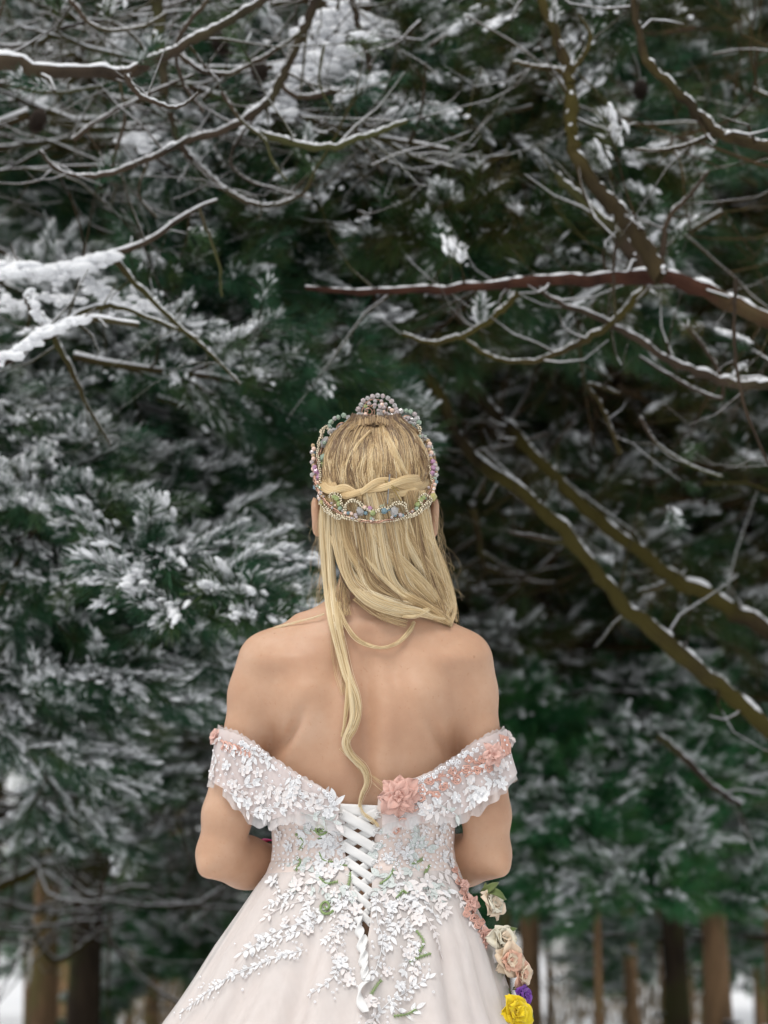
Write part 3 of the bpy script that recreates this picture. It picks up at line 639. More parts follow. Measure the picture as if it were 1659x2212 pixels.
# ---------- young firs and scrub at the foot of the wood (bright green, snowed)
T = Tree(.78, 9.3, 'bright', 309); T.trunk(.05, 1.9)
for k in range(26):
    z = T.rg.uniform(1.22, 1.9); T.bough(T.axis(z), T.rg.uniform(0, 6.28), T.rg.uniform(.4, .72), T.rg.uniform(-.2, .12), False, .55, True, 1.15, 1)
T.finish('bright green young pine with soft snow on its boughs, right of the elbow', 'young pines')
T = Tree(1.75, 10.8, 'bright', 321); T.trunk(.05, 2.2)
for k in range(30):
    z = T.rg.uniform(1.4, 2.25); T.bough(T.axis(z), T.rg.uniform(0, 6.28), T.rg.uniform(.45, .8), T.rg.uniform(-.2, .12), False, .6, True, 1.1, 1)
T.finish('bright green young pine between the elbow and the right edge, higher than its neighbour', 'young pines')
T = Tree(-1.30, 16.5, 'bright', 310); T.trunk(.06, 2.2)
for k in range(14):
    z = T.rg.uniform(.8, 1.8); T.bough(T.axis(z), T.rg.uniform(0, 6.28), T.rg.uniform(.5, 1.0), T.rg.uniform(-.35, .1), False, .6, False, 1.25, 1)
T.finish('snow-dusted green young pine low down between the left elbow and the skirt', 'young pines')

for X, d, zt, sd, lab in ((-3.1, 21.5, 1.7, 311, 'far snow-covered young pine between the two leftmost trunks'), (-2.35, 23.0, 1.9, 312, 'far snow-covered young pine right of the dark mossy trunk'), (-1.5, 25.0, 1.6, 313, 'smallest far young pine, seen left of the skirt'),
                          (1.55, 23.5, 2.3, 314, 'far green young pine just right of the silk flowers'), (2.55, 21.0, 2.4, 315, 'far green young pine between the dark knobbly trunk and its neighbour'), (3.5, 23.0, 2.5, 316, 'far green young pine at the right edge of the wood')):
    T = Tree(X, d, 'bright', sd); T.trunk(.07, zt + .2)
    for k in range(8 if X < 0 else 24):
        z = T.rg.uniform(.75 if X < 0 else 1.0, zt); T.bough(T.axis(z), T.rg.uniform(0, 6.28), T.rg.uniform(.5, 1.2) * (1.25 - z / zt * .6), T.rg.uniform(-.35, .1), False, .85 if X < 0 else .6, False, 1.3, .5)
    T.finish(lab, 'young pines')
for X, d, sd, n_ in ((1.9, 17.0, 317, 12), (2.9, 15.5, 318, 12), (-2.6, 15.0, 319, 10)):
    T = Tree(X * 1.0, d, 'bright', sd); T.trunk(.04, 1.5)
    for k in range(n_): z = T.rg.uniform(.8, 1.5); T.bough(T.axis(z), T.rg.uniform(0, 6.28), T.rg.uniform(.4, .8), T.rg.uniform(-.2, .3), k % 3 == 0, .7, False, 1.1, .5)
    T.finish({317: 'sparse sapling under the pines, nearest the silk flowers', 318: 'sparse sapling in front of the dark knobbly trunk on the right', 319: 'sparse sapling beside the mossy trunk on the left'}[sd], 'young pines')

# ---------- pine cones
def cone_mesh():
    G = Geo(); n = 12
    for i in range(n):
        t = i / (n - 1); rr = 0.019 * math.sin(math.pi * (0.12 + 0.80 * (1 - t))) ** .8
        for k in range(8):
            a = k * .785 + i * .39; c = np.array([rr * math.cos(a), rr * math.sin(a), -0.058 * (1 - t)])
            o_ = np.array([math.cos(a), math.sin(a), -.5]) * .008; s_ = np.array([-math.sin(a), math.cos(a), 0]) * .006
            G.add([c * [.5, .5, 1] - s_, c + o_ - s_ * .6, c + o_ + s_ * .6, c * [.5, .5, 1] + s_, c + [0, 0, .006]], [[0, 1, 4], [1, 2, 4], [2, 3, 4], [3, 0, 4]])
    fs = np.concatenate(G.f[3]); me = np_mesh('pine_cone', np.concatenate(G.v), fs, False); me.materials.append(M_CONE); return me
CM_ = cone_mesh()
for x, y, d, host in ((88, 240, 5.3, cone_host), (555, 128, 5.4, cone_host), (714, 375, 6.0, mid_host), (652, 300, 6.2, mid_host), (1385, 175, 6.2, right_host), (1055, 360, 6.3, mid_host), (1298, 590, 6.6, right_host), (470, 75, 5.5, cone_host)):
    o = link('pine_cone', CM_); o.location = UD(x, y, d).tolist(); o.rotation_euler = (random.uniform(-.3, .3), random.uniform(-.3, .3), random.uniform(0, 6)); o.scale = (.85,) * 3
    bpy.context.view_layer.update(); adopt(o, host)

# ---------- the far wood that closes the view, one mass
rg = np.random.default_rng(77); n = 4000
d = rg.uniform(26, 31, n); X = rg.uniform(-1, 1, n) * (d * .20 + 1.5)
z = 4.2 + (rg.uniform(0, 1, n) ** 0.95) * (d * .46)
rot = np.stack([rg.normal(0, .4, n), rg.normal(0.2, .3, n), rg.uniform(0, 6.28, n)], 1)
lv = rg.uniform(size=n); var = np.where(lv < .75, rg.integers(0, 3, n), np.where(lv < .95, rg.integers(3, 6, n), rg.integers(6, 9, n)))
fw = foliage('far_wood', np.stack([X, d + CAM_Y, z], 1), rot, rg.uniform(2.4, 4.2, n), var, 'green', None)
G = Geo()
for k in range(16):
    dd = rg.uniform(25, 31); X = rg.uniform(-1, 1) * dd * .19; r = rg.uniform(.04, .08)
    v, f = tube([(X, dd + CAM_Y, -.1), (X + .05, dd + CAM_Y, 3), (X + rg.normal(0, .3), dd + CAM_Y, 9), (X + rg.normal(0, .4), dd + CAM_Y, 15)], [r * 1.15, r, r * .8, r * .4], 7); G.add(v, f)
o = G.build('far_trunks', M_BTRUNK); o['kind'] = 'stuff'
# bare brown scrub far off, between the trunks
G = Geo(); SN = Geo()
for k in range(380):
    dd = rg.uniform(21, 32); side = rg.uniform() < .6; X = (rg.uniform(1180, 1500) if side else rg.uniform(230, 420)) ; X = (X - CX) * dd / FPX
    a = rg.uniform(0, 6.28); h = rg.uniform(.4, 1.0); b = rg.uniform(.1, .5)
    p = np.array([X, dd + CAM_Y, rg.uniform(-.05, .35)]); P = np.array([p, p + [b * .4 * math.cos(a), b * .4 * math.sin(a), h * .6], p + [b * math.cos(a), b * math.sin(a), h]])
    v, f = tube(P, [.009, .007, .003], 3); G.add(v, f)
    if rg.uniform() < .9: v, f = snow_tube(P, [.012, .012, .009], 1.0, k, 4); SN.add(v + [0, 0, .004], f)
sm = MB('scrub_twigs', (0.34, 0.25, 0.14), .9).mat
o = G.build('scrub', sm); o['kind'] = 'stuff'; o2 = SN.build('scrub_snow', M_SNOW); o2['kind'] = 'stuff'
# ================================================================== the bride
m = MB('skin', (0.60, 0.37, 0.25), 0.48)
c1 = m.ramp(m.noise(11, 5, .6), [(0.3, (0.50, 0.285, 0.18)), (0.5, (0.56, 0.335, 0.215)), (0.72, (0.62, 0.400, 0.275))])
c2 = m.mix(m.ramp(m.noise(230, 2), [(0.66, g3(0)), (0.74, g3(1))]), c1, (0.50, 0.26, 0.15))
c3 = m.mix(0.35, c2, c1)
vr = m.n('TexVoronoi'); vr.inputs['Scale'].default_value = 26; m.l(m.coord(), vr.inputs['Vector'])
fr = m.ramp(vr.outputs['Distance'], [(0.035, g3(1)), (0.06, g3(0))])
c4 = m.mix(m.mix(1.0, fr, g3(0.5), 'MULTIPLY'), c3, (0.36, 0.17, 0.09))
m.base(c4)
m.bump(m.noise(420, 2), 0.12, 0.0006)
m.b.inputs['Subsurface Weight'].default_value = 0.12
m.b.inputs['Subsurface Radius'].default_value = (0.9, 0.35, 0.2)
m.b.inputs['Subsurface Scale'].default_value = 0.012
m.b.inputs['Specular IOR Level'].default_value = 0.35
M_SKIN = m.mat

# torso profile: row, centre x, half width (picture units), centre Y, half depth (m)
TORSO = np.array([
    (1350, 792, 120, 0.005, 0.050), (1385, 789, 178, 0.002, 0.066), (1430, 788, 208, 0.000, 0.078), (1500, 787, 213, 0.002, 0.092),
    (1590, 787, 209, 0.006, 0.098), (1680, 786, 203, 0.012, 0.100), (1760, 785, 195, 0.016, 0.095), (1830, 784, 187, 0.016, 0.090),
    (1870, 784, 190, 0.014, 0.094), (1930, 784, 214, 0.012, 0.105), (2000, 783, 238, 0.010, 0.116), (2100, 783, 255, 0.008, 0.122),
    (2211, 783, 262, 0.006, 0.122), (2350, 783, 262, 0.006, 0.115)], float)
_tz = U(829.5, TORSO[:, 0], 0.0)[:, 2][::-1]
_tx = (U(TORSO[:, 1], TORSO[:, 0], 0.0)[:, 0])[::-1]
_ta = (TORSO[:, 2] / 1450.0)[::-1]; _ty = TORSO[::-1, 3]; _tb = TORSO[::-1, 4]
def torso(z):
    return (np.interp(z, _tz, _tx), np.interp(z, _tz, _ta), np.interp(z, _tz, _ty), np.interp(z, _tz, _tb))

HB = 0.0042
lo = np.array([-0.33, -0.16, 0.62]); hi = np.array([0.24, 0.33, 1.76])
NB = ((hi - lo) / HB).astype(int) + 1
F = np.full(NB, 1.0, np.float32)
gx, gy, gz = [lo[i] + HB * np.arange(NB[i]) for i in range(3)]
def region(mn, mx):
    s = []
    for i in range(3):
        a = max(0, int((mn[i] - lo[i]) / HB)); b = min(NB[i], int((mx[i] - lo[i]) / HB) + 2)
        s.append(slice(a, max(b, a)))
    s = tuple(s)
    return s, gx[s[0]][:, None, None], gy[s[1]][None, :, None], gz[s[2]][None, None, :]
def smin(a, b, k):
    h = np.clip(0.5 + 0.5 * (b - a) / k, 0, 1)
    return b * (1 - h) + a * h - k * h * (1 - h)
def add_cone(a, b, ra, rb, k=0.02):
    a = np.array(a, float); b = np.array(b, float); pad = max(ra, rb) + k + 0.02
    s, x, y, z = region(np.minimum(a, b) - pad, np.maximum(a, b) + pad)
    d = b - a; L2 = d @ d
    t = np.clip(((x - a[0]) * d[0] + (y - a[1]) * d[1] + (z - a[2]) * d[2]) / L2, 0, 1)
    q = np.sqrt((x - a[0] - t * d[0]) ** 2 + (y - a[1] - t * d[1]) ** 2 + (z - a[2] - t * d[2]) ** 2) - (ra + (rb - ra) * t)
    F[s] = smin(F[s], q.astype(np.float32), k)
def add_ell(c, r, k=0.02, sub=False, rot=0.0):
    c = np.array(c, float); r = np.array(r, float); pad = max(r) + k + 0.02
    s, x, y, z = region(c - pad, c + pad)
    X, Y_, Z = x - c[0], y - c[1], z - c[2]
    if rot:
        X, Z = X * math.cos(rot) + Z * math.sin(rot), -X * math.sin(rot) + Z * math.cos(rot)
    q = np.sqrt((X / r[0]) ** 2 + (Y_ / r[1]) ** 2 + (Z / r[2]) ** 2)
    q2 = np.sqrt((X / r[0] ** 2) ** 2 + (Y_ / r[1] ** 2) ** 2 + (Z / r[2] ** 2) ** 2)
    d = (q * (q - 1) / (q2 + 1e-6)).astype(np.float32)
    if sub: F[s] = -smin(-F[s], d, k)
    else: F[s] = smin(F[s], d, k)
def chain(pts, k=0.02):
    for p, q in zip(pts[:-1], pts[1:]):
        add_cone(U(*p[:3]), U(*q[:3]), p[3], q[3], k)

# trunk of the body
s, x, y, z = region(lo, hi)
zc = np.clip(z, _tz[0] + 0.0, _tz[-1])
cx_, a_, cy_, b_ = torso(zc)
X = np.abs((x - cx_) / a_); Yq = np.abs((y - cy_) / b_)
q = ((X ** 2.5 + Yq ** 2.5) ** (1 / 2.5) - 1) * np.minimum(a_, b_)
q = np.maximum(q, z - _tz[-1]); q = np.maximum(q, _tz[0] + 0.02 - z)
F[s] = q.astype(np.float32)
# trapezius, neck, head
add_cone(U(722, 1372, -0.012), U(585, 1422, -0.008), 0.044, 0.036, 0.05)
add_cone(U(880, 1366, -0.012), U(996, 1418, -0.008), 0.044, 0.036, 0.05)
add_cone(U(803, 1400, -0.012), U(808, 1150, 0.012), 0.056, 0.047, 0.05)
add_ell(U(809, 1048, 0.012), (0.070, 0.084, 0.093), 0.02)
add_ell(U(809, 1120, 0.040), (0.058, 0.060, 0.075), 0.03)
add_ell(U(809, 1185, 0.070), (0.028, 0.026, 0.024), 0.03)      # chin
add_ell(U(809, 1110, 0.108), (0.010, 0.016, 0.022), 0.012)     # nose
add_ell(U(809, 1128, 0.114), (0.013, 0.011, 0.009), 0.008)
add_ell(U(809, 1152, 0.098), (0.022, 0.009, 0.007), 0.006)     # lips
for sx in (-1, 1):
    add_ell(U(809 + sx * 44, 1086, 0.104), (0.016, 0.012, 0.011), 0.01, sub=True)
    add_ell(U(809 + sx * 62, 1110, 0.07), (0.022, 0.022, 0.02), 0.02)
# ears
for sx, ex, ey in ((-1, 684, 1114), (1, 937, 1117)):
    add_ell(U(ex, ey, 0.018), (0.0085, 0.017, 0.030), 0.006, rot=-sx * 0.12)
    add_ell(U(ex - sx * 2, ey + 26, 0.022), (0.007, 0.010, 0.014), 0.008)
    add_ell(U(ex + sx * 4, ey - 4, 0.030), (0.006, 0.011, 0.018), 0.006, sub=True)
# arms: upper arm hangs down, forearm comes forward to the clasped hands
chain([(584, 1438, -0.002, 0.0440), (554, 1500, -0.004, 0.0365), (534, 1570, -0.006, 0.0315)], 0.028)
chain([(534, 1570, -0.006, 0.0315), (512, 1660, -0.008, 0.0345), (491, 1760, -0.008, 0.0365), (479, 1842, 0.0, 0.0330)], 0.010)
chain([(476, 1846, 0.0, 0.0365), (530, 1862, 0.045, 0.0385), (592, 1876, 0.10, 0.034), (715, 1905, 0.215, 0.0225)], 0.012)
chain([(992, 1438, -0.002, 0.0440), (1014, 1500, -0.004, 0.0365), (1032, 1570, -0.006, 0.0300)], 0.028)
chain([(1032, 1570, -0.006, 0.0300), (1045, 1660, -0.008, 0.033), (1051, 1760, -0.008, 0.0355), (1050, 1842, 0.0, 0.0325)], 0.010)
chain([(1053, 1846, 0.0, 0.0360), (1004, 1858, 0.045, 0.0375), (950, 1872, 0.10, 0.033), (850, 1900, 0.215, 0.0225)], 0.012)
add_ell(U(447, 1874, -0.022), (0.012, 0.012, 0.013), 0.018)
add_ell(U(1082, 1872, -0.022), (0.012, 0.012, 0.013), 0.018)
# hands clasped in front of the waist
for sx, wx, dz in ((1, 715, 0.0), (-1, 850, -0.012)):
    w = U(wx, 1904, 0.215); w[2] += dz
    add_cone(w, w + np.array([sx * 0.045, 0.012, -0.006]), 0.019, 0.017, 0.02)
    add_ell(w + np.array([sx * 0.045, 0.014, -0.006]), (0.040, 0.014, 0.034), 0.015)
    for i, (L, r) in enumerate(((0.060, 0.0078), (0.068, 0.0082), (0.063, 0.0078), (0.050, 0.0068))):
        k0 = w + np.array([sx * 0.072, 0.014, 0.022 - i * 0.0175])
        k1 = k0 + np.array([sx * L * 0.45, 0.012 + 0.004 * sx, -0.004])
        k2 = k1 + np.array([sx * L * 0.30, 0.020, -0.006]) * np.array([1, -0.6 * sx, 1])
        k3 = k2 + np.array([sx * L * 0.12, -0.014, -0.008])
        add_cone(k0, k1, r * 1.08, r, 0.004); add_cone(k1, k2, r, r * 0.92, 0.003); add_cone(k2, k3, r * 0.92, r * 0.8, 0.003)
    t0 = w + np.array([sx * 0.020, 0.004, 0.018]); t1 = t0 + np.array([sx * 0.028, -0.006, 0.026]); t2 = t1 + np.array([sx * 0.026, 0.0, 0.004])
    add_cone(t0, t1, 0.011, 0.0095, 0.008); add_cone(t1, t2, 0.0092, 0.008, 0.003)
# relief of the back: blades, spine furrow, creases (rows/columns in picture units, heights in m)
xx, zz = gx[:, None, None], gz[None, None, :]
backm = 1 / (1 + np.exp((gy[None, :, None] + 0.02) / 0.012))
def relief(px, py, rx, ry, h, rot=0.0):
    c = U(px, py, -0.09); dx = (xx - c[0]) * 1450; dz = -(zz - c[2]) * 1450
    cr, sr = math.cos(rot), math.sin(rot)
    u = (dx * cr + dz * sr) / rx; v = (-dx * sr + dz * cr) / ry
    return (h * np.exp(-(u * u + v * v))).astype(np.float32)
rel = relief(648, 1500, 62, 88, 0.0085, 0.12) + relief(915, 1500, 62, 88, 0.0085, -0.12)
rel = rel + relief(600, 1420, 60, 30, 0.004) + relief(985, 1420, 60, 30, 0.004)
rel = rel - relief(789, 1520, 22, 190, 0.0055) - relief(735, 1430, 26, 75, 0.0045, 0.2) - relief(850, 1450, 24, 70, 0.003, -0.2)
rel = rel - relief(628, 1578, 13, 48, 0.0065, 0.55) - relief(950, 1590, 13, 48, 0.0050, -0.55)
rel = rel + relief(836, 1560, 26, 90, 0.0035) + relief(745, 1580, 26, 90, 0.003) + relief(800, 1345, 26, 18, 0.004)
rel = rel - relief(590, 1600, 16, 40, 0.004, 0.1) - relief(985, 1600, 16, 40, 0.004, -0.1)
F -= (2.2 * rel * backm).astype(np.float32)

def surface_nets(f, org, h):
    s = f < 0
    nx, ny, nz = f.shape
    acc = np.zeros((nx - 1, ny - 1, nz - 1, 3), np.float32); cnt = np.zeros((nx - 1, ny - 1, nz - 1), np.float32)
    cor = [(i, j, k) for i in (0, 1) for j in (0, 1) for k in (0, 1)]
    def sl(c): return f[c[0]:nx - 1 + c[0], c[1]:ny - 1 + c[1], c[2]:nz - 1 + c[2]]
    for a in cor:
        for ax in range(3):
            if a[ax]: continue
            b = list(a); b[ax] = 1
            fa, fb = sl(a), sl(b)
            mk = (fa < 0) != (fb < 0)
            t = np.where(mk, fa / np.where(mk, fa - fb, 1), 0)
            for q in range(3):
                acc[..., q] += np.where(mk, a[q] + (t if q == ax else 0), 0)
            cnt += mk
    m_ = cnt > 0
    idx = np.full(m_.shape, -1, np.int64); idx[m_] = np.arange(m_.sum())
    ijk = np.argwhere(m_)
    v = np.asarray(org) + h * (ijk + acc[m_] / cnt[m_][:, None])
    quads = []
    for ax in range(3):
        a = np.take(s, np.arange(s.shape[ax] - 1), ax); b = np.take(s, np.arange(1, s.shape[ax]), ax)
        e = np.argwhere(a != b); flip = a[tuple(e.T)]
        o1, o2 = [q for q in range(3) if q != ax]
        ok = (e[:, o1] > 0) & (e[:, o2] > 0) & (e[:, o1] < f.shape[o1] - 1) & (e[:, o2] < f.shape[o2] - 1)
        e = e[ok]; flip = flip[ok]
        def g(d1, d2):
            q = e.copy(); q[:, o1] += d1; q[:, o2] += d2; return idx[tuple(q.T)]
        qd = np.stack([g(-1, -1), g(0, -1), g(0, 0), g(-1, 0)], 1)
        if ax == 1: flip = ~flip
        qd[~flip] = qd[~flip][:, ::-1]
        quads.append(qd)
    return v, np.concatenate(quads)
bv, bq = surface_nets(F, lo, HB)
me = np_mesh('body', bv, bq)
bm = bmesh.new(); bm.from_mesh(me)
for _ in range(2): bmesh.ops.smooth_vert(bm, verts=bm.verts, factor=0.5, use_axis_x=True, use_axis_y=True, use_axis_z=True)
bmesh.ops.recalc_face_normals(bm, faces=bm.faces)
bm.to_mesh(me)
BODY_BVH = BVHTree.FromBMesh(bm); bm.free()
for p in me.polygons: p.use_smooth = True

PERSON = empty('person', (0, 0, 0))
PERSON.location = (float(U(784, 1900, 0)[0]), 0.0, 0.0)
bpy.context.view_layer.update()
P_INV = PERSON.matrix_world.inverted()
def adopt(o, parent):
    o.parent = parent
    o.matrix_parent_inverse = parent.matrix_world.inverted()
    return o
tagit(PERSON, 'blonde bride seen from behind in a blush off-the-shoulder lace wedding dress, hands held in front', 'person')
body = adopt(link('body', me, M_SKIN), PERSON)
m = MB('eye_white', (0.8, 0.78, 0.75), 0.2); 
for sx in (-1, 1):
    bm = bmesh.new(); bmesh.ops.create_uvsphere(bm, u_segments=12, v_segments=8, radius=0.0115)
    e_ = bpy.data.meshes.new('eye'); bm.to_mesh(e_); bm.free()
    o = link('eye', e_, m.mat); o.location = U(809 + sx * 44, 1086, 0.092).tolist()
    bpy.context.view_layer.update(); adopt(o, PERSON)

def body_Y(x, y):
    o, d = ray(x, y)
    h = BODY_BVH.ray_cast(o, d)
    return h[0].y if h[0] is not None else None
# ------------------------------------------------------------------ wedding dress
def fabric(name, col, rough=0.75, trans=0.0, sub=0.0, weave=900, bumps=0.15, dark=None):
    m = MB(name, col, rough)
    n1 = m.noise(7, 3, stretch=(1, 1, .3))
    a = dark or tuple(c * 0.93 for c in col)
    m.base(m.ramp(n1, [(0.3, a), (0.7, col)]))
    m.b.inputs['Sheen Weight'].default_value = 0.25
    m.b.inputs['Specular IOR Level'].default_value = 0.25
    m.bump(m.noise(weave, 2), bumps, 0.0008)
    if sub:
        m.b.inputs['Subsurface Weight'].default_value = sub
        m.b.inputs['Subsurface Radius'].default_value = (1, 0.8, 0.7); m.b.inputs['Subsurface Scale'].default_value = 0.008
    if trans:
        tr = m.n('BsdfTransparent'); ms = m.n('MixShader')
        pl = m.ramp(m.noise(45, 2, stretch=(1, 1, 0.25)), [(0.35, g3(max(0, trans - 0.05))), (0.65, g3(min(1, trans + 0.05)))])
        m.l(pl, ms.inputs[0]); m.l(m.b.outputs[0], ms.inputs[1]); m.l(tr.outputs[0], ms.inputs[2])
        m.l(ms.outputs[0], m.t.nodes['Material Output'].inputs['Surface'])
    return m.mat
M_BOD = fabric('blush_bodice_cloth', (0.81, 0.68, 0.62))
M_SKIRT = fabric('blush_skirt_cloth', (0.80, 0.69, 0.635), dark=(0.75, 0.63, 0.57))
M_TULLE = fabric('white_tulle', (0.88, 0.84, 0.83), trans=0.50)
M_SLEEVE = fabric('sleeve_tulle', (0.86, 0.76, 0.74), trans=0.34)
M_SKTUL = fabric('skirt_tulle', (0.88, 0.84, 0.82), trans=0.48)
M_RIB = fabric('ivory_satin_ribbon', (0.84, 0.83, 0.815), rough=0.42, weave=300, bumps=0.05)
def lace_mat(name, col, dark):
    m = MB(name, col, 0.5)
    st = m.noise(700, 3)
    m.base(m.ramp(st, [(0.35, dark), (0.55, col)]))
    m.bump(m.noise(1100, 2), 0.5, 0.001)
    m.b.inputs['Specular IOR Level'].default_value = 0.5
    m.b.inputs['Sheen Weight'].default_value = 0.2
    return m.mat
M_LACE = lace_mat('white_embroidery', (0.88, 0.88, 0.885), (0.72, 0.71, 0.72))
M_LACE2 = lace_mat('soft_white_embroidery', (0.86, 0.82, 0.81), (0.78, 0.70, 0.67))
M_LACE3 = lace_mat('silver_green_embroidery', (0.70, 0.74, 0.72), (0.50, 0.56, 0.52))
M_PINK = lace_mat('pink_embroidery', (0.84, 0.50, 0.40), (0.70, 0.36, 0.28))
M_GREEN = lace_mat('green_embroidery', (0.28, 0.38, 0.14), (0.12, 0.22, 0.07))
m = MB('sequin', (0.92, 0.92, 0.94), 0.12); m.b.inputs['Coat Weight'].default_value = 0.6; m.b.inputs['Specular IOR Level'].default_value = 0.9
M_SEQ = m.mat
M_PETAL = fabric('pink_organza', (0.90, 0.58, 0.50), rough=0.7, dark=(0.86, 0.48, 0.39), sub=0.15, trans=0.12)

def se_point(xc, a, yc, b, n, phi):
    s_, c_ = np.sin(phi), np.cos(phi)
    return xc - a * np.sign(s_) * np.abs(s_) ** (2 / n), yc - b * np.sign(c_) * np.abs(c_) ** (2 / n)
def zrow(y, Y=0.0): return U(829.5, y, Y)[..., 2]
# dress profile below the waist: row, left, right, half depth
SK = np.array([(1700, 577, 992, .108), (1760, 585, 984, .103), (1830, 589, 980, .098), (1862, 585, 985, .101), (1885, 576, 994, .107), (1915, 556, 1004, .114), (1960, 530, 1023, .127), (2010, 500, 1043, .143),
               (2060, 470, 1059, .162), (2110, 440, 1074, .182), (2160, 408, 1091, .203), (2211, 372, 1110, .225), (2400, 262, 1196, .30),
               (2800, 130, 1380, .43), (3180, 30, 1500, .52)], float)
skz = zrow(SK[:, 0]); skl = U(SK[:, 1], SK[:, 0], 0)[:, 0]; skr = U(SK[:, 2], SK[:, 0], 0)[:, 0]
def dress_prof(z, off=0.0):
    """centre x, half width, centre y, half depth, exponent of the dress at height z"""
    l = np.interp(z, skz[::-1], skl[::-1]); r = np.interp(z, skz[::-1], skr[::-1]); b = np.interp(z, skz[::-1], SK[::-1, 3])
    n = np.interp(z, [0.8, 1.05], [2.05, 2.4])
    return (l + r) / 2, (r - l) / 2 + off, np.interp(z, [0, 0.9, 1.1], [0.03, 0.012, 0.014]), b + off, n
GAPY = [1720, 1830, 1920, 1990, 2012, 2030]
GL = [735, 742, 762, 775, 784, 792]; GR = [818, 808, 804, 800, 797, 793]
def gap_phi(y, z, side, off=0):
    xc, a, yc, b, n = dress_prof(z, off)
    px = np.interp(y, GAPY, GL if side < 0 else GR)
    X = U(px, y, yc - b)[..., 0] - xc
    return -np.sign(X) * np.arcsin(np.clip((np.abs(X) / a), 0, 1) ** (n / 2))
def top_row(px, front):
    if front: return 1655 + 14 * math.cos((px - 785) / 40.0)
    return np.interp(px, [560, 590, 640, 690, 728, 740, 815, 850, 905, 960, 985, 1010], [1640, 1650, 1680, 1705, 1727, 1737, 1740, 1712, 1688, 1662, 1650, 1640])
NPH, NR = 150, 46
bod = np.zeros((NR, NPH, 3))
for j in range(NPH):
    u = j / (NPH - 1)
    # top row found from the column's picture position
    ph = 0.17 + u * (2 * math.pi - 0.34)
    xc, a, yc, b, n = dress_prof(zrow(1700))
    X, Yv = se_point(xc, a, yc, b, n, ph)
    px = (X / (Yv - CAM_Y)) * FPX * 0.99 + CX
    ty = top_row(px, Yv > yc)
    for i in range(NR):
        y = ty + (1900 - ty) * i / (NR - 1)
        z = float(zrow(y))
        pl, pr = gap_phi(y, z, -1), gap_phi(y, z, 1)
        ph = pl + u * (2 * math.pi - pl + pr)
        xc, a, yc, b, n = dress_prof(z)
        if Yv > yc:   # bust
            b = b + 0.022 * math.exp(-((y - 1700) / 55.0) ** 2) * abs(math.cos(ph))
        X, Y_ = se_point(xc, a, yc, b, n, ph)
        bod[i, j] = (X, Y_, z)
def rel_mesh(name, V_, faces, mats, parent, solid=0.0, smooth=True):
    o = link(name, np_mesh(name, V_.reshape(-1, 3), faces, smooth), mats)
    adopt(o, parent)
    if solid:
        md = o.modifiers.new('thickness', 'SOLIDIFY'); md.thickness = solid; md.offset = 0
    return o
bodice = rel_mesh('bodice', bod, grid_faces(NR, NPH), M_BOD, PERSON, 0.0016)

def skirt_surface(rows, nph, off, amp, seed, gap=True, y0=1862, y1=3180):
    rg = np.random.default_rng(seed)
    fr = np.array([9, 14, 21, 31, 44]); am = np.array([.5, .8, .9, .55, .25]); pa = rg.uniform(0, 6.28, 5)
    ys = y0 + (y1 - y0) * np.linspace(0, 1, rows) ** 1.6
    out = np.zeros((rows, nph, 3))
    for i, y in enumerate(ys):
        z = max(float(zrow(y)), 0.006); xc, a, yc, b, n = dress_prof(z, 0.0012 + (off - 0.0012) * min(1, (y - y0) / 160) if off else 0.0008)
        u = np.linspace(0, 1, nph)
        if gap and y < 2030: pl, pr = gap_phi(y, z, -1, off), gap_phi(y, z, 1, off)
        else: pl = pr = gap_phi(2030, float(zrow(2030)), -1, off)
        ph = pl + u * (2 * math.pi - pl + pr)
        if not gap: ph = pl + u * 2 * math.pi
        t = np.clip((y - 1870) / 340.0, 0, 4)
        q = ph + 0.05 * t * np.sin(2 * ph + seed)
        w = sum(a_ * np.sin(f_ * q + p_ + 0.25 * t) for f_, a_, p_ in zip(fr, am, pa))
        w = np.sign(w) * np.abs(w) ** 0.8
        d = amp * np.minimum(t, 1.0 + 0.9 * np.maximum(t - 1, 0)) * w * (0.35 + 0.65 * np.abs(np.cos(ph)))
        X, Y_ = se_point(xc, a, yc, b, n, ph)
        r = np.hypot((X - xc) / a, (Y_ - yc) / b) + 1e-6
        X = X + d * (X - xc) / (a * r); Y_ = Y_ + d * (Y_ - yc) / (b * r)
        out[i] = np.stack([X, Y_, np.full(nph, z)], -1)
    return out
sks = skirt_surface(70, 520, 0.0, 0.0085, 3)
skirt = rel_mesh('skirt', sks, grid_faces(70, 520), M_SKIRT, PERSON, 0.0012)
skt = skirt_surface(60, 520, 0.0100, 0.0088, 3, y0=1880)
tulle_layer = rel_mesh('tulle_overlay', skt, grid_faces(60, 520), M_SKTUL, PERSON)

# ---------- off-shoulder sleeves: a band that runs round the upper arm to the middle of the back
SL = {-1: [(660, .118, 1640, 1740, 0), (600, .098, 1622, 1730, .2), (545, .050, 1596, 1712, .8), (500, .036, 1582, 1700, 1), (468, .006, 1572, 1690, 1.2), (472, -.028, 1574, 1694, 1.2),
           (500, -.050, 1580, 1722, 1), (540, -.060, 1600, 1768, .9), (582, -.076, 1632, 1776, .5), (640, -.1000, 1672, 1765, .1), (690, -.1035, 1702, 1775, 0), (731, -.1030, 1726, 1790, 0)],
      1: [(900, .118, 1640, 1740, 0), (960, .098, 1622, 1730, .2), (1012, .050, 1600, 1712, .8), (1058, .036, 1586, 1700, 1), (1092, .006, 1574, 1676, 1.5), (1089, -.028, 1577, 1690, 1.5),
          (1062, -.050, 1586, 1722, 1), (1026, -.060, 1604, 1752, .9), (985, -.076, 1634, 1772, .5), (930, -.1000, 1670, 1765, .1), (880, -.1035, 1694, 1775, 0), (826, -.1030, 1716, 1790, 0)]}
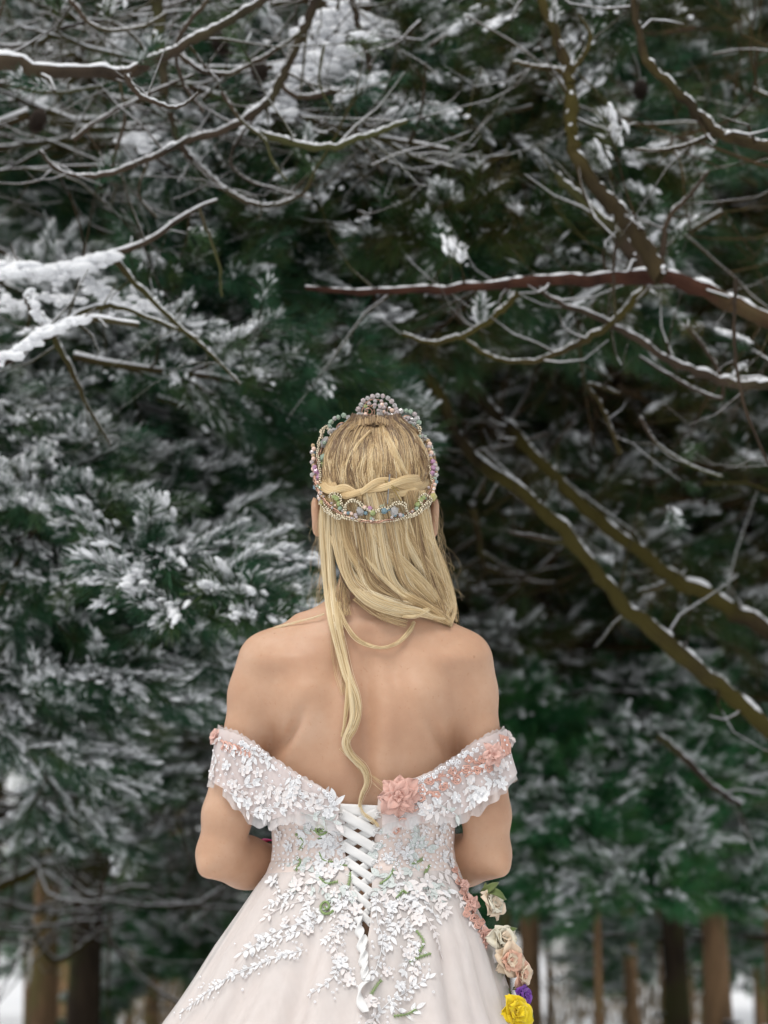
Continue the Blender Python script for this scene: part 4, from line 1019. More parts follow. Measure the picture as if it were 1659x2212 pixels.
def sleeve_surface(side, ns, nv, ruf, top_add, bot_add, out=0.0, seed=1):
    S_ = np.array(SL[side], float)
    st = resample(S_, ns)
    rg = np.random.default_rng(seed)
    k = np.arange(ns) / ns
    wav = sum(rg.uniform(.5, 1) * np.sin(2 * np.pi * f * k + rg.uniform(0, 6.28)) for f in (7, 11, 19))
    wav2 = sum(rg.uniform(.5, 1) * np.sin(2 * np.pi * f * k + rg.uniform(0, 6.28)) for f in (9, 15))
    jag = sum(rg.uniform(.5, 1) * np.sin(2 * np.pi * f * k + rg.uniform(0, 6.28)) for f in (8, 17, 29, 41)) * (1.5 if out else 0.8)
    V_ = np.zeros((nv, ns, 3))
    ctr = U(520 if side < 0 else 1040, 1640, -0.005)
    for i in range(nv):
        v = i / (nv - 1)
        y = st[:, 2] - top_add + (1 - v) * jag + (st[:, 3] + bot_add - st[:, 2] + top_add) * v + wav2 * ruf * 900 * v ** 2
        p = U(st[:, 0], y, st[:, 1])
        dirv = p - ctr; dirv[:, 2] = 0; dirv /= np.linalg.norm(dirv, axis=1)[:, None]
        dirv = np.where(st[:, 4:5] < 0.15, np.array([0, -1.0, 0]), dirv)
        fl = (0.011 * v ** 1.3 * st[:, 4] + out * (0.35 + 0.65 * st[:, 4].clip(0, 1)))
        V_[i] = p + dirv * (fl + ruf * wav * (0.06 + v ** 1.5 * 1.2) * (0.3 + 0.7 * st[:, 4].clip(0, 1)))[:, None]
    return V_
sleeves = []
for side in (-1, 1):
    sv = sleeve_surface(side, 170, 16, 0.0011, 0, -8, 0.0, 4 + side)
    so = rel_mesh('sleeve', sv, grid_faces(16, 170), M_SLEEVE, PERSON)
    so['label'] = 'left off-shoulder sleeve of white lace' if side < 0 else 'right off-shoulder sleeve with pink embroidery'
    rv = sleeve_surface(side, 260, 16, 0.0042, 6, 12, -0.0035, 14 + side)
    rel_mesh('tulle_ruffle', rv, grid_faces(16, 260), M_TULLE, so)
    sleeves.append((so, sv))
# ---------- surfaces the embroidery is sewn on
def bvh_of(list_of):
    vs, fs, n = [], [], 0
    for V_, f in list_of:
        vs += V_.reshape(-1, 3).tolist(); fs += (f + n).tolist(); n += V_.reshape(-1, 3).shape[0]
    return BVHTree.FromPolygons([tuple(v) for v in vs], [tuple(f) for f in fs])
B_BOD = bvh_of([(bod, grid_faces(NR, NPH))]); B_SK = bvh_of([(skt, grid_faces(60, 520))])
B_SLV = [bvh_of([(s_[1], grid_faces(16, 170))]) for s_ in sleeves]
HOSTS = [(B_SLV[0], sleeves[0][0]), (B_SLV[1], sleeves[1][0]), (B_BOD, bodice), (B_SK, skirt)]
def hit(x, y):
    o, d = ray(x, y); best = None
    for b, ob in HOSTS:
        h = b.ray_cast(o, d)
        if h[0] is not None and (best is None or h[3] < best[2]):
            n = h[1] if h[1].dot(d) < 0 else -h[1]
            best = (h[0], n, h[3], ob)
    return best
def frame_at(x, y, ang):
    h = hit(x, y)
    if h is None: return None
    p, n, _, ob = h
    o, d = ray(x + 3 * math.cos(ang), y + 3 * math.sin(ang))
    den = d.dot(n)
    if abs(den) < 0.12: return None
    t = (p - o).dot(n) / den
    T = (o + d * t - p)
    if T.length < 1e-6: return None
    T.normalize(); B = n.cross(T).normalized()
    return p, T, B, n, ob
def leaf_geo(G, fr, L, W, lift=0.0011, curl=0.12, mi=0, shift=0.0, nseg=6, rnd=False):
    p, T, B, n = fr[:4]
    p = np.array(p); T = np.array(T); B = np.array(B); n = np.array(n)
    vs = []
    for i in range(nseg + 1):
        t = i / nseg
        w = (W * 0.5 * (math.sin(math.pi * min(1, 0.06 + 0.90 * t ** 1.3)) ** 0.7) if rnd else W * 0.5 * math.sin(math.pi * min(1, t ** 0.8)) ** 0.8) if t < 1 and (rnd or t > 0) else 0.0002 + rnd * W * 0.2
        c = p + T * (shift + L * t) + n * (lift + L * curl * t * t)
        for s_, h_ in ((-1, 0.10), (0, -0.05), (1, 0.10)):
            vs.append(c + B * (w * s_) + n * (w * (h_ + 0.1)))
    G.add(np.array(vs), grid_faces(nseg + 1, 3), mi)
def motif_finish(G, name, host, mats):
    o = G.build(name, mats); adopt(o, host); return o
PXM = 1 / 1475.0
def y_mid(path): return path[len(path) // 2][1]
def vine(path, leaf=20, spread=0.75, step=13, name='lace_sprig', mat=None, wr=0.46, bud=True):
    P = resample([(a, b, 0) for a, b in path], max(6, int(np.linalg.norm(np.diff(np.array(path, float), axis=0), axis=1).sum() / 5)))
    G = Geo(); host = None; stem = []
    cnt = 0; acc = 0.0
    for i in range(len(P) - 1):
        seg = P[i + 1] - P[i]; ang = math.atan2(seg[1], seg[0])
        f = frame_at(P[i][0], P[i][1], ang)
        if f is None: continue
        host = host or f[4]
        stem.append(np.array(f[0] + f[3] * 0.0016))
        acc += np.linalg.norm(seg[:2])
        if acc >= step:
            acc = 0; cnt += 1
            sgn = 1 if cnt % 2 else -1
            for sg in ((sgn,) if random.random() < 0.55 else (1, -1)):
                a2 = ang + sg * spread * random.uniform(0.75, 1.3)
                g = frame_at(P[i][0], P[i][1], a2)
                if g: leaf_geo(G, g, leaf * random.uniform(.75, 1.2) * PXM, leaf * wr * random.uniform(.8, 1.15) * PXM, curl=random.uniform(0, .18))
    if len(stem) > 3:
        v, f = tube(np.array(stem), 0.0007, 4); G.add(v, f)
        g = frame_at(P[-2][0], P[-2][1], ang)
        if g: leaf_geo(G, g, leaf * PXM, leaf * wr * PXM)
    if host is None or G.n == 0: return None
    return motif_finish(G, name, host, mat or random.choice((M_LACE, M_LACE, M_LACE2) if y_mid(path) > 1930 or y_mid(path) < 1760 else (M_LACE, M_LACE3, M_LACE2)))
def flower(x, y, r=13, n=5, mat=None, name='lace_flower', wr=0.75, curl=0.2):
    a0 = random.uniform(0, 6.28); G = Geo(); host = None
    for k in range(n):
        f = frame_at(x, y, a0 + k * 2 * math.pi / n)
        if f is None: return None
        host = f[4]
        leaf_geo(G, f, r * PXM * random.uniform(.85, 1.1), r * wr * PXM, lift=0.0022, curl=curl * random.uniform(.2, 1.2), shift=0.0006, rnd=True)
    p = np.array(f[0] + f[3] * 0.0045)
    bmx = bmesh.new(); bmesh.ops.create_icosphere(bmx, subdivisions=1, radius=0.0019)
    G.add(np.array([v.co[:] for v in bmx.verts]) + p, [[q.index for q in fc.verts] for fc in bmx.faces], 1); bmx.free()
    return motif_finish(G, name, host, [mat or random.choice((M_LACE, M_LACE2)), M_SEQ])
def cord(path, r=0.0009, name='embroidered_cord', mat=None, lift=0.002, n=None, side=0, sl=6):
    P = resample([(a, b, 0) for a, b in path], n or max(8, len(path) * 6)); pts = []; host = None; G = Geo()
    for i, q in enumerate(P):
        h = hit(q[0], q[1])
        if h is None: continue
        host = host or h[3]; pts.append(np.array(h[0] + h[1] * lift))
        if side and i % 2 == 0 and i < len(P) - 1:
            an = math.atan2(P[i + 1][1] - q[1], P[i + 1][0] - q[0])
            for sg in (-1, 1):
                f = frame_at(q[0], q[1], an + sg * 0.8)
                if f: leaf_geo(G, f, sl * PXM, sl * .3 * PXM, nseg=3)
    if len(pts) < 4: return None
    v, f = tube(np.array(pts), r, 5); G.add(v, f)
    return motif_finish(G, name, host, mat or M_PINK)
def rose_cord(x, y, r, mat=None, name='embroidered_rose'):
    pth = []
    a0 = random.uniform(0, 6.28)
    for k in range(26):
        t = k / 25; a = a0 + t * 15; rr = r * (0.15 + 0.85 * t) * (1 + 0.13 * math.sin(5 * a))
        pth.append((x + rr * math.cos(a), y + rr * math.sin(a) * 0.9))
    return cord(pth, 0.0010, name, mat or M_PINK, n=70, lift=0.0028)
def in_poly(x, y, poly):
    c = False; j = len(poly) - 1
    for i in range(len(poly)):
        if ((poly[i][1] > y) != (poly[j][1] > y)) and x < (poly[j][0] - poly[i][0]) * (y - poly[i][1]) / (poly[j][1] - poly[i][1]) + poly[i][0]: c = not c
        j = i
    return c
def scatter(poly, dist, tries=900):
    xs = [p[0] for p in poly]; ys = [p[1] for p in poly]; out = []
    for _ in range(tries):
        x, y = random.uniform(min(xs), max(xs)), random.uniform(min(ys), max(ys))
        if in_poly(x, y, poly) and all((x - a) ** 2 + (y - b) ** 2 > dist * dist for a, b in out): out.append((x, y))
    return out
def sequins(pts, r, host, name='sequins', ring=False):
    G = Geo()
    for (x, y) in pts:
        h = hit(x, y)
        if h is None or h[3] is not host: continue
        n = h[1]; q = n.to_track_quat('Z', 'Y'); c = np.array(h[0] + n * 0.003)
        k = 8; a = np.linspace(0, 2 * np.pi, k, endpoint=False); rr = r * random.uniform(.75, 1.2)
        prof = ((0.42 * rr, 0.0009), (0.75 * rr, 0.0016), (rr, 0.0))
        vs = []
        tl = Quaternion((random.uniform(-.3, .3), random.uniform(-.3, .3), 0)) if False else Quaternion((1, random.uniform(-.2, .2), random.uniform(-.2, .2), 0)).normalized()
        for R_, z_ in prof:
            for t in a: vs.append(np.array(q @ (tl @ Vector((R_ * math.cos(t), R_ * math.sin(t), z_)))) + c)
        G.add(np.array(vs), grid_faces(3, k, True))
    if G.n:
        o = motif_finish(G, name, host, M_SEQ); o['kind'] = 'stuff'
# left sleeve and right sleeve
PL = [(462, 1590), (530, 1605), (585, 1635), (650, 1672), (715, 1720), (712, 1768), (650, 1752), (590, 1762), (545, 1765), (505, 1728), (470, 1690), (456, 1672)]
PR = [(1092, 1590), (1030, 1612), (985, 1634), (900, 1680), (836, 1720), (845, 1765), (910, 1752), (965, 1762), (1010, 1745), (1060, 1708), (1098, 1690), (1104, 1670)]
for (x, y) in scatter(PL, 29):
    if random.random() < 0.30: flower(x, y, random.uniform(11, 15))
    else:
        a = random.uniform(-0.6, 1.9); L = random.uniform(24, 42)
        vine([(x - L * .5 * math.cos(a), y - L * .5 * math.sin(a)), (x + 4, y - 3), (x + L * .5 * math.cos(a), y + L * .5 * math.sin(a))], leaf=random.uniform(17, 25), step=11)
for pth, lf in (([(590, 1705), (610, 1712), (635, 1705)], 26), ([(625, 1668), (650, 1722), (720, 1745)], 20), ([(560, 1735), (590, 1765), (600, 1790)], 17), ([(520, 1740), (545, 1762), (537, 1785)], 20),
                ([(575, 1690), (600, 1712), (640, 1735)], 25), ([(500, 1695), (520, 1712), (540, 1730)], 19)):
    vine(pth, leaf=lf, step=12)
for (x, y) in scatter(PR, 29):
    if y < 1735 - (x - 850) * 0.50: continue
    if random.random() < 0.35: flower(x, y, random.uniform(11, 15))
    else:
        a = random.uniform(1.2, 3.4); L = random.uniform(24, 40)
        vine([(x - L * .5 * math.cos(a), y - L * .5 * math.sin(a)), (x + 4, y - 3), (x + L * .5 * math.cos(a), y + L * .5 * math.sin(a))], leaf=random.uniform(17, 25), step=11)
for pth, lf in (([(990, 1712), (960, 1735), (930, 1760)], 25), ([(945, 1735), (1000, 1770), (1004, 1790)], 22), ([(1030, 1668), (1010, 1690), (1015, 1735)], 20)):
    vine(pth, leaf=lf, step=13)
flower(1040, 1716, 19, 6); flower(1075, 1655, 17); flower(1082, 1694, 14)
# pink embroidery along the right neckline and on both sleeve tops
for x, y, r in ((905, 1704, 13), (925, 1686, 11), (910, 1722, 10), (955, 1700, 10), (985, 1684, 12), (1005, 1662, 12), (975, 1664, 10), (1030, 1664, 11), (1012, 1640, 10), (940, 1716, 9), (1055, 1660, 10),
                (1040, 1640, 10), (895, 1745, 8), (870, 1775, 11), (855, 1792, 9), (912, 1768, 7)): rose_cord(x, y, r)
for k in range(26):
    x = random.uniform(880, 1075); y = 1712 - (x - 880) * 0.43 + random.uniform(-14, 22)
    a = random.uniform(-1.2, .6); L = random.uniform(10, 22)
    cord([(x, y), (x + L * .5 * math.cos(a) + 3, y + L * .5 * math.sin(a) - 3), (x + L * math.cos(a), y + L * math.sin(a))], 0.0008, side=1, sl=5)
for k in range(7):
    cord([(1078 + k * 3.2, 1586 + k), (1082 + k * 3, 1610), (1078 + k * 3.5, 1640 - k * 2)], 0.0011, side=1, sl=5)
for k in range(7):
    cord([(478 + k * 9, 1598 + k * 3), (486 + k * 9, 1606 + k * 3.4), (480 + k * 10, 1618 + k * 3)], 0.0012, side=1, sl=6)
# bodice panels
PBL = [(598, 1770), (650, 1762), (730, 1745), (738, 1800), (742, 1880), (752, 1925), (700, 1945), (640, 1925), (585, 1925), (578, 1905), (596, 1850)]
PBR = [(822, 1790), (870, 1760), (940, 1760), (974, 1775), (972, 1850), (980, 1900), (940, 1925), (880, 1935), (815, 1920), (812, 1850)]
for poly in (PBL, PBR):
    for (x, y) in scatter(poly, 27):
        if random.random() < 0.35: flower(x, y, random.uniform(12, 18), wr=0.6)
        else:
            a = random.uniform(0, 6.28); L = random.uniform(24, 40)
            vine([(x, y), (x + L * .5 * math.cos(a) + 4, y + L * .5 * math.sin(a)), (x + L * math.cos(a), y + L * math.sin(a))], leaf=random.uniform(20, 30), step=13, wr=0.5)
for pth, lf in (([(735, 1750), (720, 1790), (700, 1850)], 26), ([(690, 1810), (715, 1830), (735, 1835)], 24), ([(650, 1755), (690, 1765), (725, 1775)], 20), ([(870, 1900), (905, 1925), (935, 1930)], 27),
                ([(895, 1900), (898, 1935), (905, 1955)], 27), ([(880, 1810), (900, 1830), (930, 1830)], 27), ([(900, 1780), (905, 1800), (890, 1850)], 24), ([(860, 1850), (850, 1870), (835, 1900)], 22)):
    vine(pth, leaf=lf, step=15)
# green coils and ferns in the embroidery
for pth, sd in (([(672, 1790), (690, 1797), (703, 1786), (700, 1772)], 0), ([(700, 1775), (707, 1795), (690, 1812)], 1), ([(642, 1850), (650, 1862), (640, 1880)], 1), ([(735, 1868), (752, 1872), (757, 1890), (752, 1915)], 1),
                ([(690, 1895), (705, 1908), (730, 1905)], 1), ([(820, 1910), (840, 1895), (850, 1880)], 1), ([(885, 1868), (900, 1862), (912, 1855)], 1), ([(928, 1868), (918, 1885), (922, 1895)], 1),
                ([(855, 1940), (870, 1925), (880, 1930)], 1), ([(640, 1800), (655, 1815), (650, 1835)], 1), ([(900, 2010), (915, 2035), (905, 2060)], 1), ([(930, 2060), (905, 2068), (885, 2078)], 1),
                ([(800, 2150), (815, 2125), (822, 2118)], 1), ([(850, 2195), (880, 2190), (900, 2180)], 1), ([(690, 1840), (700, 1858), (720, 1862)], 1)):
    cord(pth, 0.0013, 'green_fern', M_GREEN, side=sd, sl=7)
for cx0, cy0, r0 in ((706, 1960, 17), (694, 1790, 13)):
    cord([(cx0 + r0 * (1 - t / 22) * math.cos(0.5 + t * 0.5), cy0 + r0 * (1 - t / 22) * math.sin(0.5 + t * 0.5)) for t in range(20)], 0.0021, 'green_coil', M_GREEN, n=50, lift=0.003)
# trailing vines on the skirt
for pth, lf, st in (([(770, 1925), (720, 1960), (660, 1990), (600, 2012), (560, 2035), (520, 2062)], 25, 13), ([(700, 1985), (650, 2010), (600, 2030), (575, 2045)], 17, 11),
                    ([(655, 2052), (610, 2065), (560, 2082), (510, 2105), (465, 2130), (430, 2160), (395, 2185)], 15, 8), ([(620, 2058), (570, 2080), (520, 2096), (480, 2120)], 13, 9),
                    ([(760, 1950), (740, 1990), (722, 2030), (735, 2075), (755, 2110)], 19, 11), ([(735, 2070), (720, 2110), (690, 2135), (668, 2150)], 15, 10), ([(745, 2000), (715, 2020), (700, 2035)], 15, 10),
                    ([(810, 1930), (815, 1990), (825, 2030), (815, 2080), (805, 2110)], 18, 12), ([(850, 1935), (865, 1975), (880, 2020), (900, 2065), (890, 2110)], 20, 11),
                    ([(880, 1950), (915, 1975), (940, 2020), (950, 2060)], 18, 12), ([(860, 1990), (845, 2020), (838, 2045)], 22, 12), ([(905, 2030), (885, 2070), (870, 2100)], 19, 11),
                    ([(925, 1900), (950, 1940), (960, 1975)], 20, 13), ([(800, 2205), (835, 2170), (880, 2140), (930, 2110)], 19, 12), ([(790, 2150), (810, 2180), (800, 2215)], 20, 11),
                    ([(840, 2160), (870, 2190), (905, 2175)], 24, 14), ([(690, 1940), (640, 1950), (600, 1965), (570, 1985)], 16, 11), ([(985, 1925), (1000, 1960), (1020, 2000)], 16, 10),
                    ([(640, 1930), (600, 1945), (575, 1960)], 15, 9)):
    vine(pth, leaf=lf, step=st)
for x, y, r in ((745, 1990, 17), (735, 2080, 17), (755, 2120, 14), (845, 1960, 16), (905, 1990, 15), (880, 2060, 15), (800, 2165, 15), (770, 1965, 15), (920, 1905, 17), (712, 1885, 17), (693, 1880, 15), (730, 1870, 16), (665, 2010, 12),
                (862, 2130, 13), (620, 1990, 12), (835, 2100, 12)): flower(x, y, r, wr=0.7)
for (x, y) in scatter([(600, 1890), (750, 1905), (765, 1975), (700, 1960), (640, 1940), (590, 1930)], 22) + scatter([(812, 1900), (975, 1895), (965, 1950), (880, 1985), (820, 1970)], 22):
    vine([(x, y), (x + random.uniform(-12, 12), y + 14), (x + random.uniform(-20, 20), y + 30)], leaf=random.uniform(13, 19), step=9)
# sequins
sequins(scatter(PL, 11, 1500), 0.0020, sleeves[0][0]); sequins(scatter([(p[0], p[1]) for p in PR], 11, 1500), 0.0020, sleeves[1][0])
sequins(scatter(PBL, 8, 1500) + scatter(PBR, 8, 1500), 0.0021, bodice)
sk_pts = []
for pth in ([(770, 1925), (660, 1990), (520, 2062)], [(655, 2052), (510, 2105), (395, 2185)], [(760, 1950), (722, 2030), (755, 2110), (690, 2140)], [(810, 1930), (825, 2030), (805, 2110)], [(850, 1935), (900, 2065), (890, 2110)], [(800, 2205), (880, 2140), (930, 2110)]):
    for q in resample([(a, b, 0) for a, b in pth], 55): sk_pts.append((q[0] + random.gauss(0, 14), q[1] + random.gauss(0, 12)))
sequins(sk_pts, 0.0018, skirt)
for ed, so in (([(520, 1600), (577, 1624), (640, 1660), (690, 1697), (724, 1728)], sleeves[0][0]), ([(822, 1722), (880, 1690), (930, 1668), (985, 1634), (1030, 1612)], sleeves[1][0])):
    pts = [(q[0] + random.gauss(0, 3), q[1] + random.gauss(4, 4)) for q in resample([(a, b, 0) for a, b in ed], 90)]
    sequins(pts, 0.0028, so, 'edge_sequins')

# ---------- organza flowers (petals are sub-parts)
def petal_geo(c, T, N, L, W, cup=0.35, nseg=6, tip=0.25, wav=0.0):
    T = T.normalized(); N = (N - T * N.dot(T)).normalized(); B = N.cross(T)
    vs = []
    ph = random.uniform(0, 6.28)
    for i in range(nseg + 1):
        t = i / nseg
        w = W * 0.5 * (0.22 + 0.78 * math.sin(math.pi * min(1, (0.12 + 0.80 * t))) ** 0.7) * (1 if t < 1 else 0.62)
        for j in range(-2, 3):
            s_ = j / 2
            h_ = cup * w * s_ * s_ + L * (0.5 * cup * math.sin(t * 2.2) - tip * t * t) + wav * W * math.sin(ph + 5 * s_ + 4 * t) * t
            vs.append(np.array(c + T * (L * t * (1 - 0.10 * s_ * s_ * t)) + B * (w * s_) + N * h_))
    return np.array(vs), grid_faces(nseg + 1, 5)
def fabric_bloom(x, y, r, mat, parent, name, layers=((8, 1.05, 0.12), (7, 0.80, 0.42), (4, 0.42, 1.0)), label=None, Y=None, nrm=None, pointed=0.62, wav=0.16, petal='petal', world=None):
    if world is not None: c, n = world
    elif Y is None:
        h = hit(x, y); c = h[0] + h[1] * 0.006; n = h[1]
    else: c = V(x, y, Y); n = Vector(nrm).normalized()
    if nrm is not None: n = Vector(nrm).normalized()
    q = n.to_track_quat('Z', 'Y')
    G = Geo(); bmx = bmesh.new(); bmesh.ops.create_icosphere(bmx, subdivisions=1, radius=r * PXM * 0.13)
    G.add(np.array([v.co[:] for v in bmx.verts]) + np.array(c + n * 0.004), [[k.index for k in f.verts] for f in bmx.faces]); bmx.free()
    fl = G.build(name, mat if not isinstance(mat, (list, tuple)) else mat[0])
    if parent is not None: adopt(fl, parent)
    if label: fl['label'] = label
    for li, (k, s_, el) in enumerate(layers):
        a0 = random.uniform(0, 6.28)
        for i in range(k):
            a = a0 + (i + random.uniform(-.15, .15)) * 2 * math.pi / k
            e = el + random.uniform(-.15, .15)
            T = q @ Vector((math.cos(a) * math.cos(e), math.sin(a) * math.cos(e), math.sin(e)))
            L = r * PXM * s_ * random.uniform(.88, 1.12)
            v, f = petal_geo(c + n * (0.001 + li * 0.0015), T, n if el < 1.0 else -(q @ Vector((math.cos(a), math.sin(a), 0))), L, L * pointed * random.uniform(1.0, 1.25), wav=wav)
            po = link(petal, np_mesh(petal, v, f), mat if not isinstance(mat, (list, tuple)) else mat[li % len(mat)])
            md = po.modifiers.new('t', 'SOLIDIFY'); md.thickness = 0.0005
            adopt(po, fl)
    return fl
fabric_bloom(862, 1722, 47, M_PETAL, PERSON, 'fabric_flower', label='large pink organza flower beside the lacing')
fabric_bloom(1058, 1632, 30, M_PETAL, PERSON, 'fabric_flower', layers=((6, 1.0, 0.3), (5, .7, .8)), label='small pink organza flower on the right sleeve')
fabric_bloom(470, 1592, 22, M_PETAL, PERSON, 'fabric_flower', layers=((6, 1.0, 0.3), (4, .7, .8)), label='small pink organza flower on the left sleeve', nrm=(-0.7, -0.7, 0.2), Y=-0.02)
fabric_bloom(1096, 1597, 24, M_SLEEVE, PERSON, 'fabric_flower', layers=((4, 1.0, 0.1), (3, .7, .5)), label='sheer petals on the outer right sleeve', nrm=(0.7, -0.5, 0.5), Y=-0.005)
for x, y, r in ((1016, 1952, 22), (1044, 2022, 24), (1002, 1912, 15)):
    fabric_bloom(x, y, r, M_PETAL, PERSON, 'fabric_flower', layers=((6, 1.0, 0.3), (4, .6, .8)), label='pink organza flower on the right edge of the skirt', Y=-0.045, nrm=(0.55, -0.8, 0.1))
for x, y, r in ((990, 1905, 9), (998, 1925, 9), (1006, 1940, 10), (1022, 1985, 11), (1006, 1975, 9), (1030, 2000, 9), (980, 1880, 7), (1010, 1960, 9), (1036, 1992, 8)): rose_cord(x, y, r)
for k in range(14):
    t = k / 13; x, y = 982 + 62 * t, 1880 + 150 * t
    cord([(x, y), (x + 5, y + 9), (x + 3, y + 18)], 0.0009, side=1, sl=6)

# ---------- lace-up back: satin ribbons, cords and the twisted tails
def band(p0, p1, w, lift, Yoff, name, bow=0.0):
    n_, G = 10, Geo(); vs = []
    d = np.array([p1[0] - p0[0], p1[1] - p0[1]], float); L = np.hypot(*d); d /= L; nrm = np.array([-d[1], d[0]])
    for i in range(n_ + 1):
        t = i / n_
        c = np.array(p0) + d * L * t
        Yc = dress_prof(float(zrow(c[1])))[2] - dress_prof(float(zrow(c[1])))[3]
        for s_ in (-1, -.5, 0, .5, 1):
            q = c + nrm * w * 0.5 * s_
            vs.append(U(q[0], q[1], Yc - lift - Yoff * math.sin(math.pi * t) - 0.0004 * (1 - s_ * s_) + 0.0005 * math.sin(9 * t + s_ * 2)))
    G.add(np.array(vs), grid_faces(n_ + 1, 5))
    o = G.build(name, M_RIB); adopt(o, bodice)
    md = o.modifiers.new('t', 'SOLIDIFY'); md.thickness = 0.0009
    return o
xl = lambda y: np.interp(y, GAPY, GL) - 2
xr = lambda y: np.interp(y, GAPY, GR) + 2
band((xl(1748), 1748), (xr(1750), 1752), 26, 0.000, 0, 'lacing_ribbon')
for k in range(7):
    y0 = 1760 + 34 * k
    dy = 38 if k < 4 else 34 - 2 * (k - 4)
    w = 22 - 1.1 * k
    band((xr(y0 - 6), y0 - 6), (xl(y0 + dy - 4), y0 + dy - 4), w, 0.0005, 0.001, 'lacing_ribbon')
    band((xl(y0 - 4), y0 - 4), (xr(y0 + dy), y0 + dy), w, 0.0035, 0.002, 'lacing_ribbon')
GE = Geo()
for k in range(8):
    for side in (-1, 1):
        y = 1758 + 34 * k; x = (xl(y) if side < 0 else xr(y))
        pts = [U(x + side * 6, y - 5, -0.100), U(x - side * 4, y - 3, -0.1035), U(x - side * 6, y, -0.1035), U(x - side * 4, y + 4, -0.1035), U(x + side * 6, y + 6, -0.100)]
        off = (dress_prof(float(zrow(y)))[2] - dress_prof(float(zrow(y)))[3]) + 0.0985
        v, f = tube(resample(np.array(pts) + np.array([0, off, 0]), 12), 0.0011, 5); GE.add(v, f)
eo = GE.build('eyelet_loops', M_RIB); adopt(eo, bodice); eo['kind'] = 'stuff'
def twisted(path, w, pitch, name, lift=0.008, ph0=0.0):
    P = resample([(a, b, 0) for a, b in path], 90); G = Geo(); vs = []
    Ln = np.concatenate([[0], np.cumsum(np.linalg.norm(np.diff(P, axis=0), axis=1))])
    for i, q in enumerate(P):
        h = None
        for B_ in (B_SK, B_BOD):
            o, d = ray(q[0], q[1]); g = B_.ray_cast(o, d)
            if g[0] is not None and (h is None or g[0].y < h): h = g[0].y
        Yc = (h if h is not None else -0.095) - lift
        a = ph0 + Ln[i] / pitch * math.pi
        c = U(q[0], q[1], Yc)
        ax1 = np.array([math.cos(a), -math.sin(a), 0.25 * math.cos(a)]); ax1 /= np.linalg.norm(ax1); ax2 = np.array([-ax1[1], ax1[0], 0])
        for t in np.linspace(0, 2 * np.pi, 12, endpoint=False):
            vs.append(c + ax1 * w * PXM * 0.5 * math.cos(t) + ax2 * w * PXM * 0.16 * math.sin(t))
    G.add(np.array(vs), grid_faces(len(P), 12, True))
    o = G.build(name, M_RIB); adopt(o, bodice); return o
twisted([(760, 1880), (768, 1925), (774, 1985), (780, 2040), (786, 2085), (792, 2118)], 21, 33, 'ribbon_tail')
twisted([(772, 1885), (784, 1930), (788, 1985), (785, 2040), (788, 2085), (786, 2112)], 19, 33, 'ribbon_tail', 0.006, 1.6)
twisted([(792, 2118), (778, 2132), (778, 2160), (790, 2185)], 20, 60, 'ribbon_tail')

# ---------- wristband
G = Geo(); a = U(592, 1872, 0.10); b = U(715, 1905, 0.215); d = (b - a) / np.linalg.norm(b - a)
q = Vector(d).to_track_quat('Z', 'Y'); c = a - d * 0.020
vs = [];
for z_ in (-0.010, -0.0095, 0.0095, 0.010):
    for t in np.linspace(0, 2 * np.pi, 36, endpoint=False):
        rr = 0.0385 if abs(z_) < 0.0097 else 0.0375
        vs.append(np.array(q @ Vector((rr * math.cos(t), rr * math.sin(t), z_ * 0.8))) + c)
G.add(np.array(vs), grid_faces(4, 36, True))
m = MB('pink_rubber', (0.85, 0.05, 0.32), 0.45)
wb = G.build('wristband', m.mat)
tagit(wb, 'bright pink wristband on the left forearm of the bride, half hidden by her waist', 'wristband')

# ---------- flower garland at the right hip: roses with petals, top-level
GAR = empty('flower_garland', U(1070, 2000, -0.02).tolist())
tagit(GAR, 'garland of cream, peach, purple and yellow silk flowers down the right side of the skirt', 'garland')
cr1 = fabric('cream_silk', (0.86, 0.74, 0.58), dark=(0.80, 0.60, 0.42), sub=0.1); cr2 = fabric('ivory_silk', (0.84, 0.78, 0.66), dark=(0.74, 0.68, 0.52), sub=0.1)
pe = fabric('peach_silk', (0.88, 0.58, 0.44), dark=(0.84, 0.46, 0.32), sub=0.1)
pu = fabric('purple_silk', (0.22, 0.07, 0.42), dark=(0.14, 0.04, 0.28)); ye = fabric('yellow_silk', (0.90, 0.72, 0.03), dark=(0.85, 0.60, 0.01)); gr = fabric('green_silk_leaf', (0.17, 0.21, 0.07), dark=(0.09, 0.13, 0.04))
RL = ((5, 1.0, 0.35), (5, .85, .8), (4, .62, 1.15), (3, .4, 1.35))
for x, y, r, mt, nr, Y, nm in ((1052, 1957, 42, (cr1, cr2), (0.75, -0.55, 0.35), -0.03, 'silk_rose'), (1078, 2032, 40, (cr2, cr2, cr1), (0.6, -0.75, 0.3), -0.04, 'silk_rose'), (1094, 2072, 40, (cr1, pe), (0.5, -0.85, 0.0), -0.05, 'silk_rose'),
                           (1118, 2100, 34, (pe, cr1), (0.8, -0.55, -0.1), -0.04, 'silk_rose'), (1124, 2152, 28, (pu,), (0.7, -0.7, 0.1), -0.05, 'silk_rose'), (1108, 2188, 42, (ye,), (0.5, -0.85, 0.15), -0.075, 'silk_rose'),
                           (1090, 2260, 40, (cr1, pe), (0.5, -0.85, 0.1), -0.09, 'silk_rose')):
    fabric_bloom(x, y, r, mt, GAR, nm, layers=RL, Y=Y, nrm=nr, pointed=1.0, wav=0.10,
                 label={1957: 'cream rose at the top of the garland', 2032: 'ivory rose', 2072: 'cream and peach rose', 2100: 'peach rose', 2152: 'purple bloom', 2188: 'yellow ruffled bloom', 2260: 'cream rose'}[y])
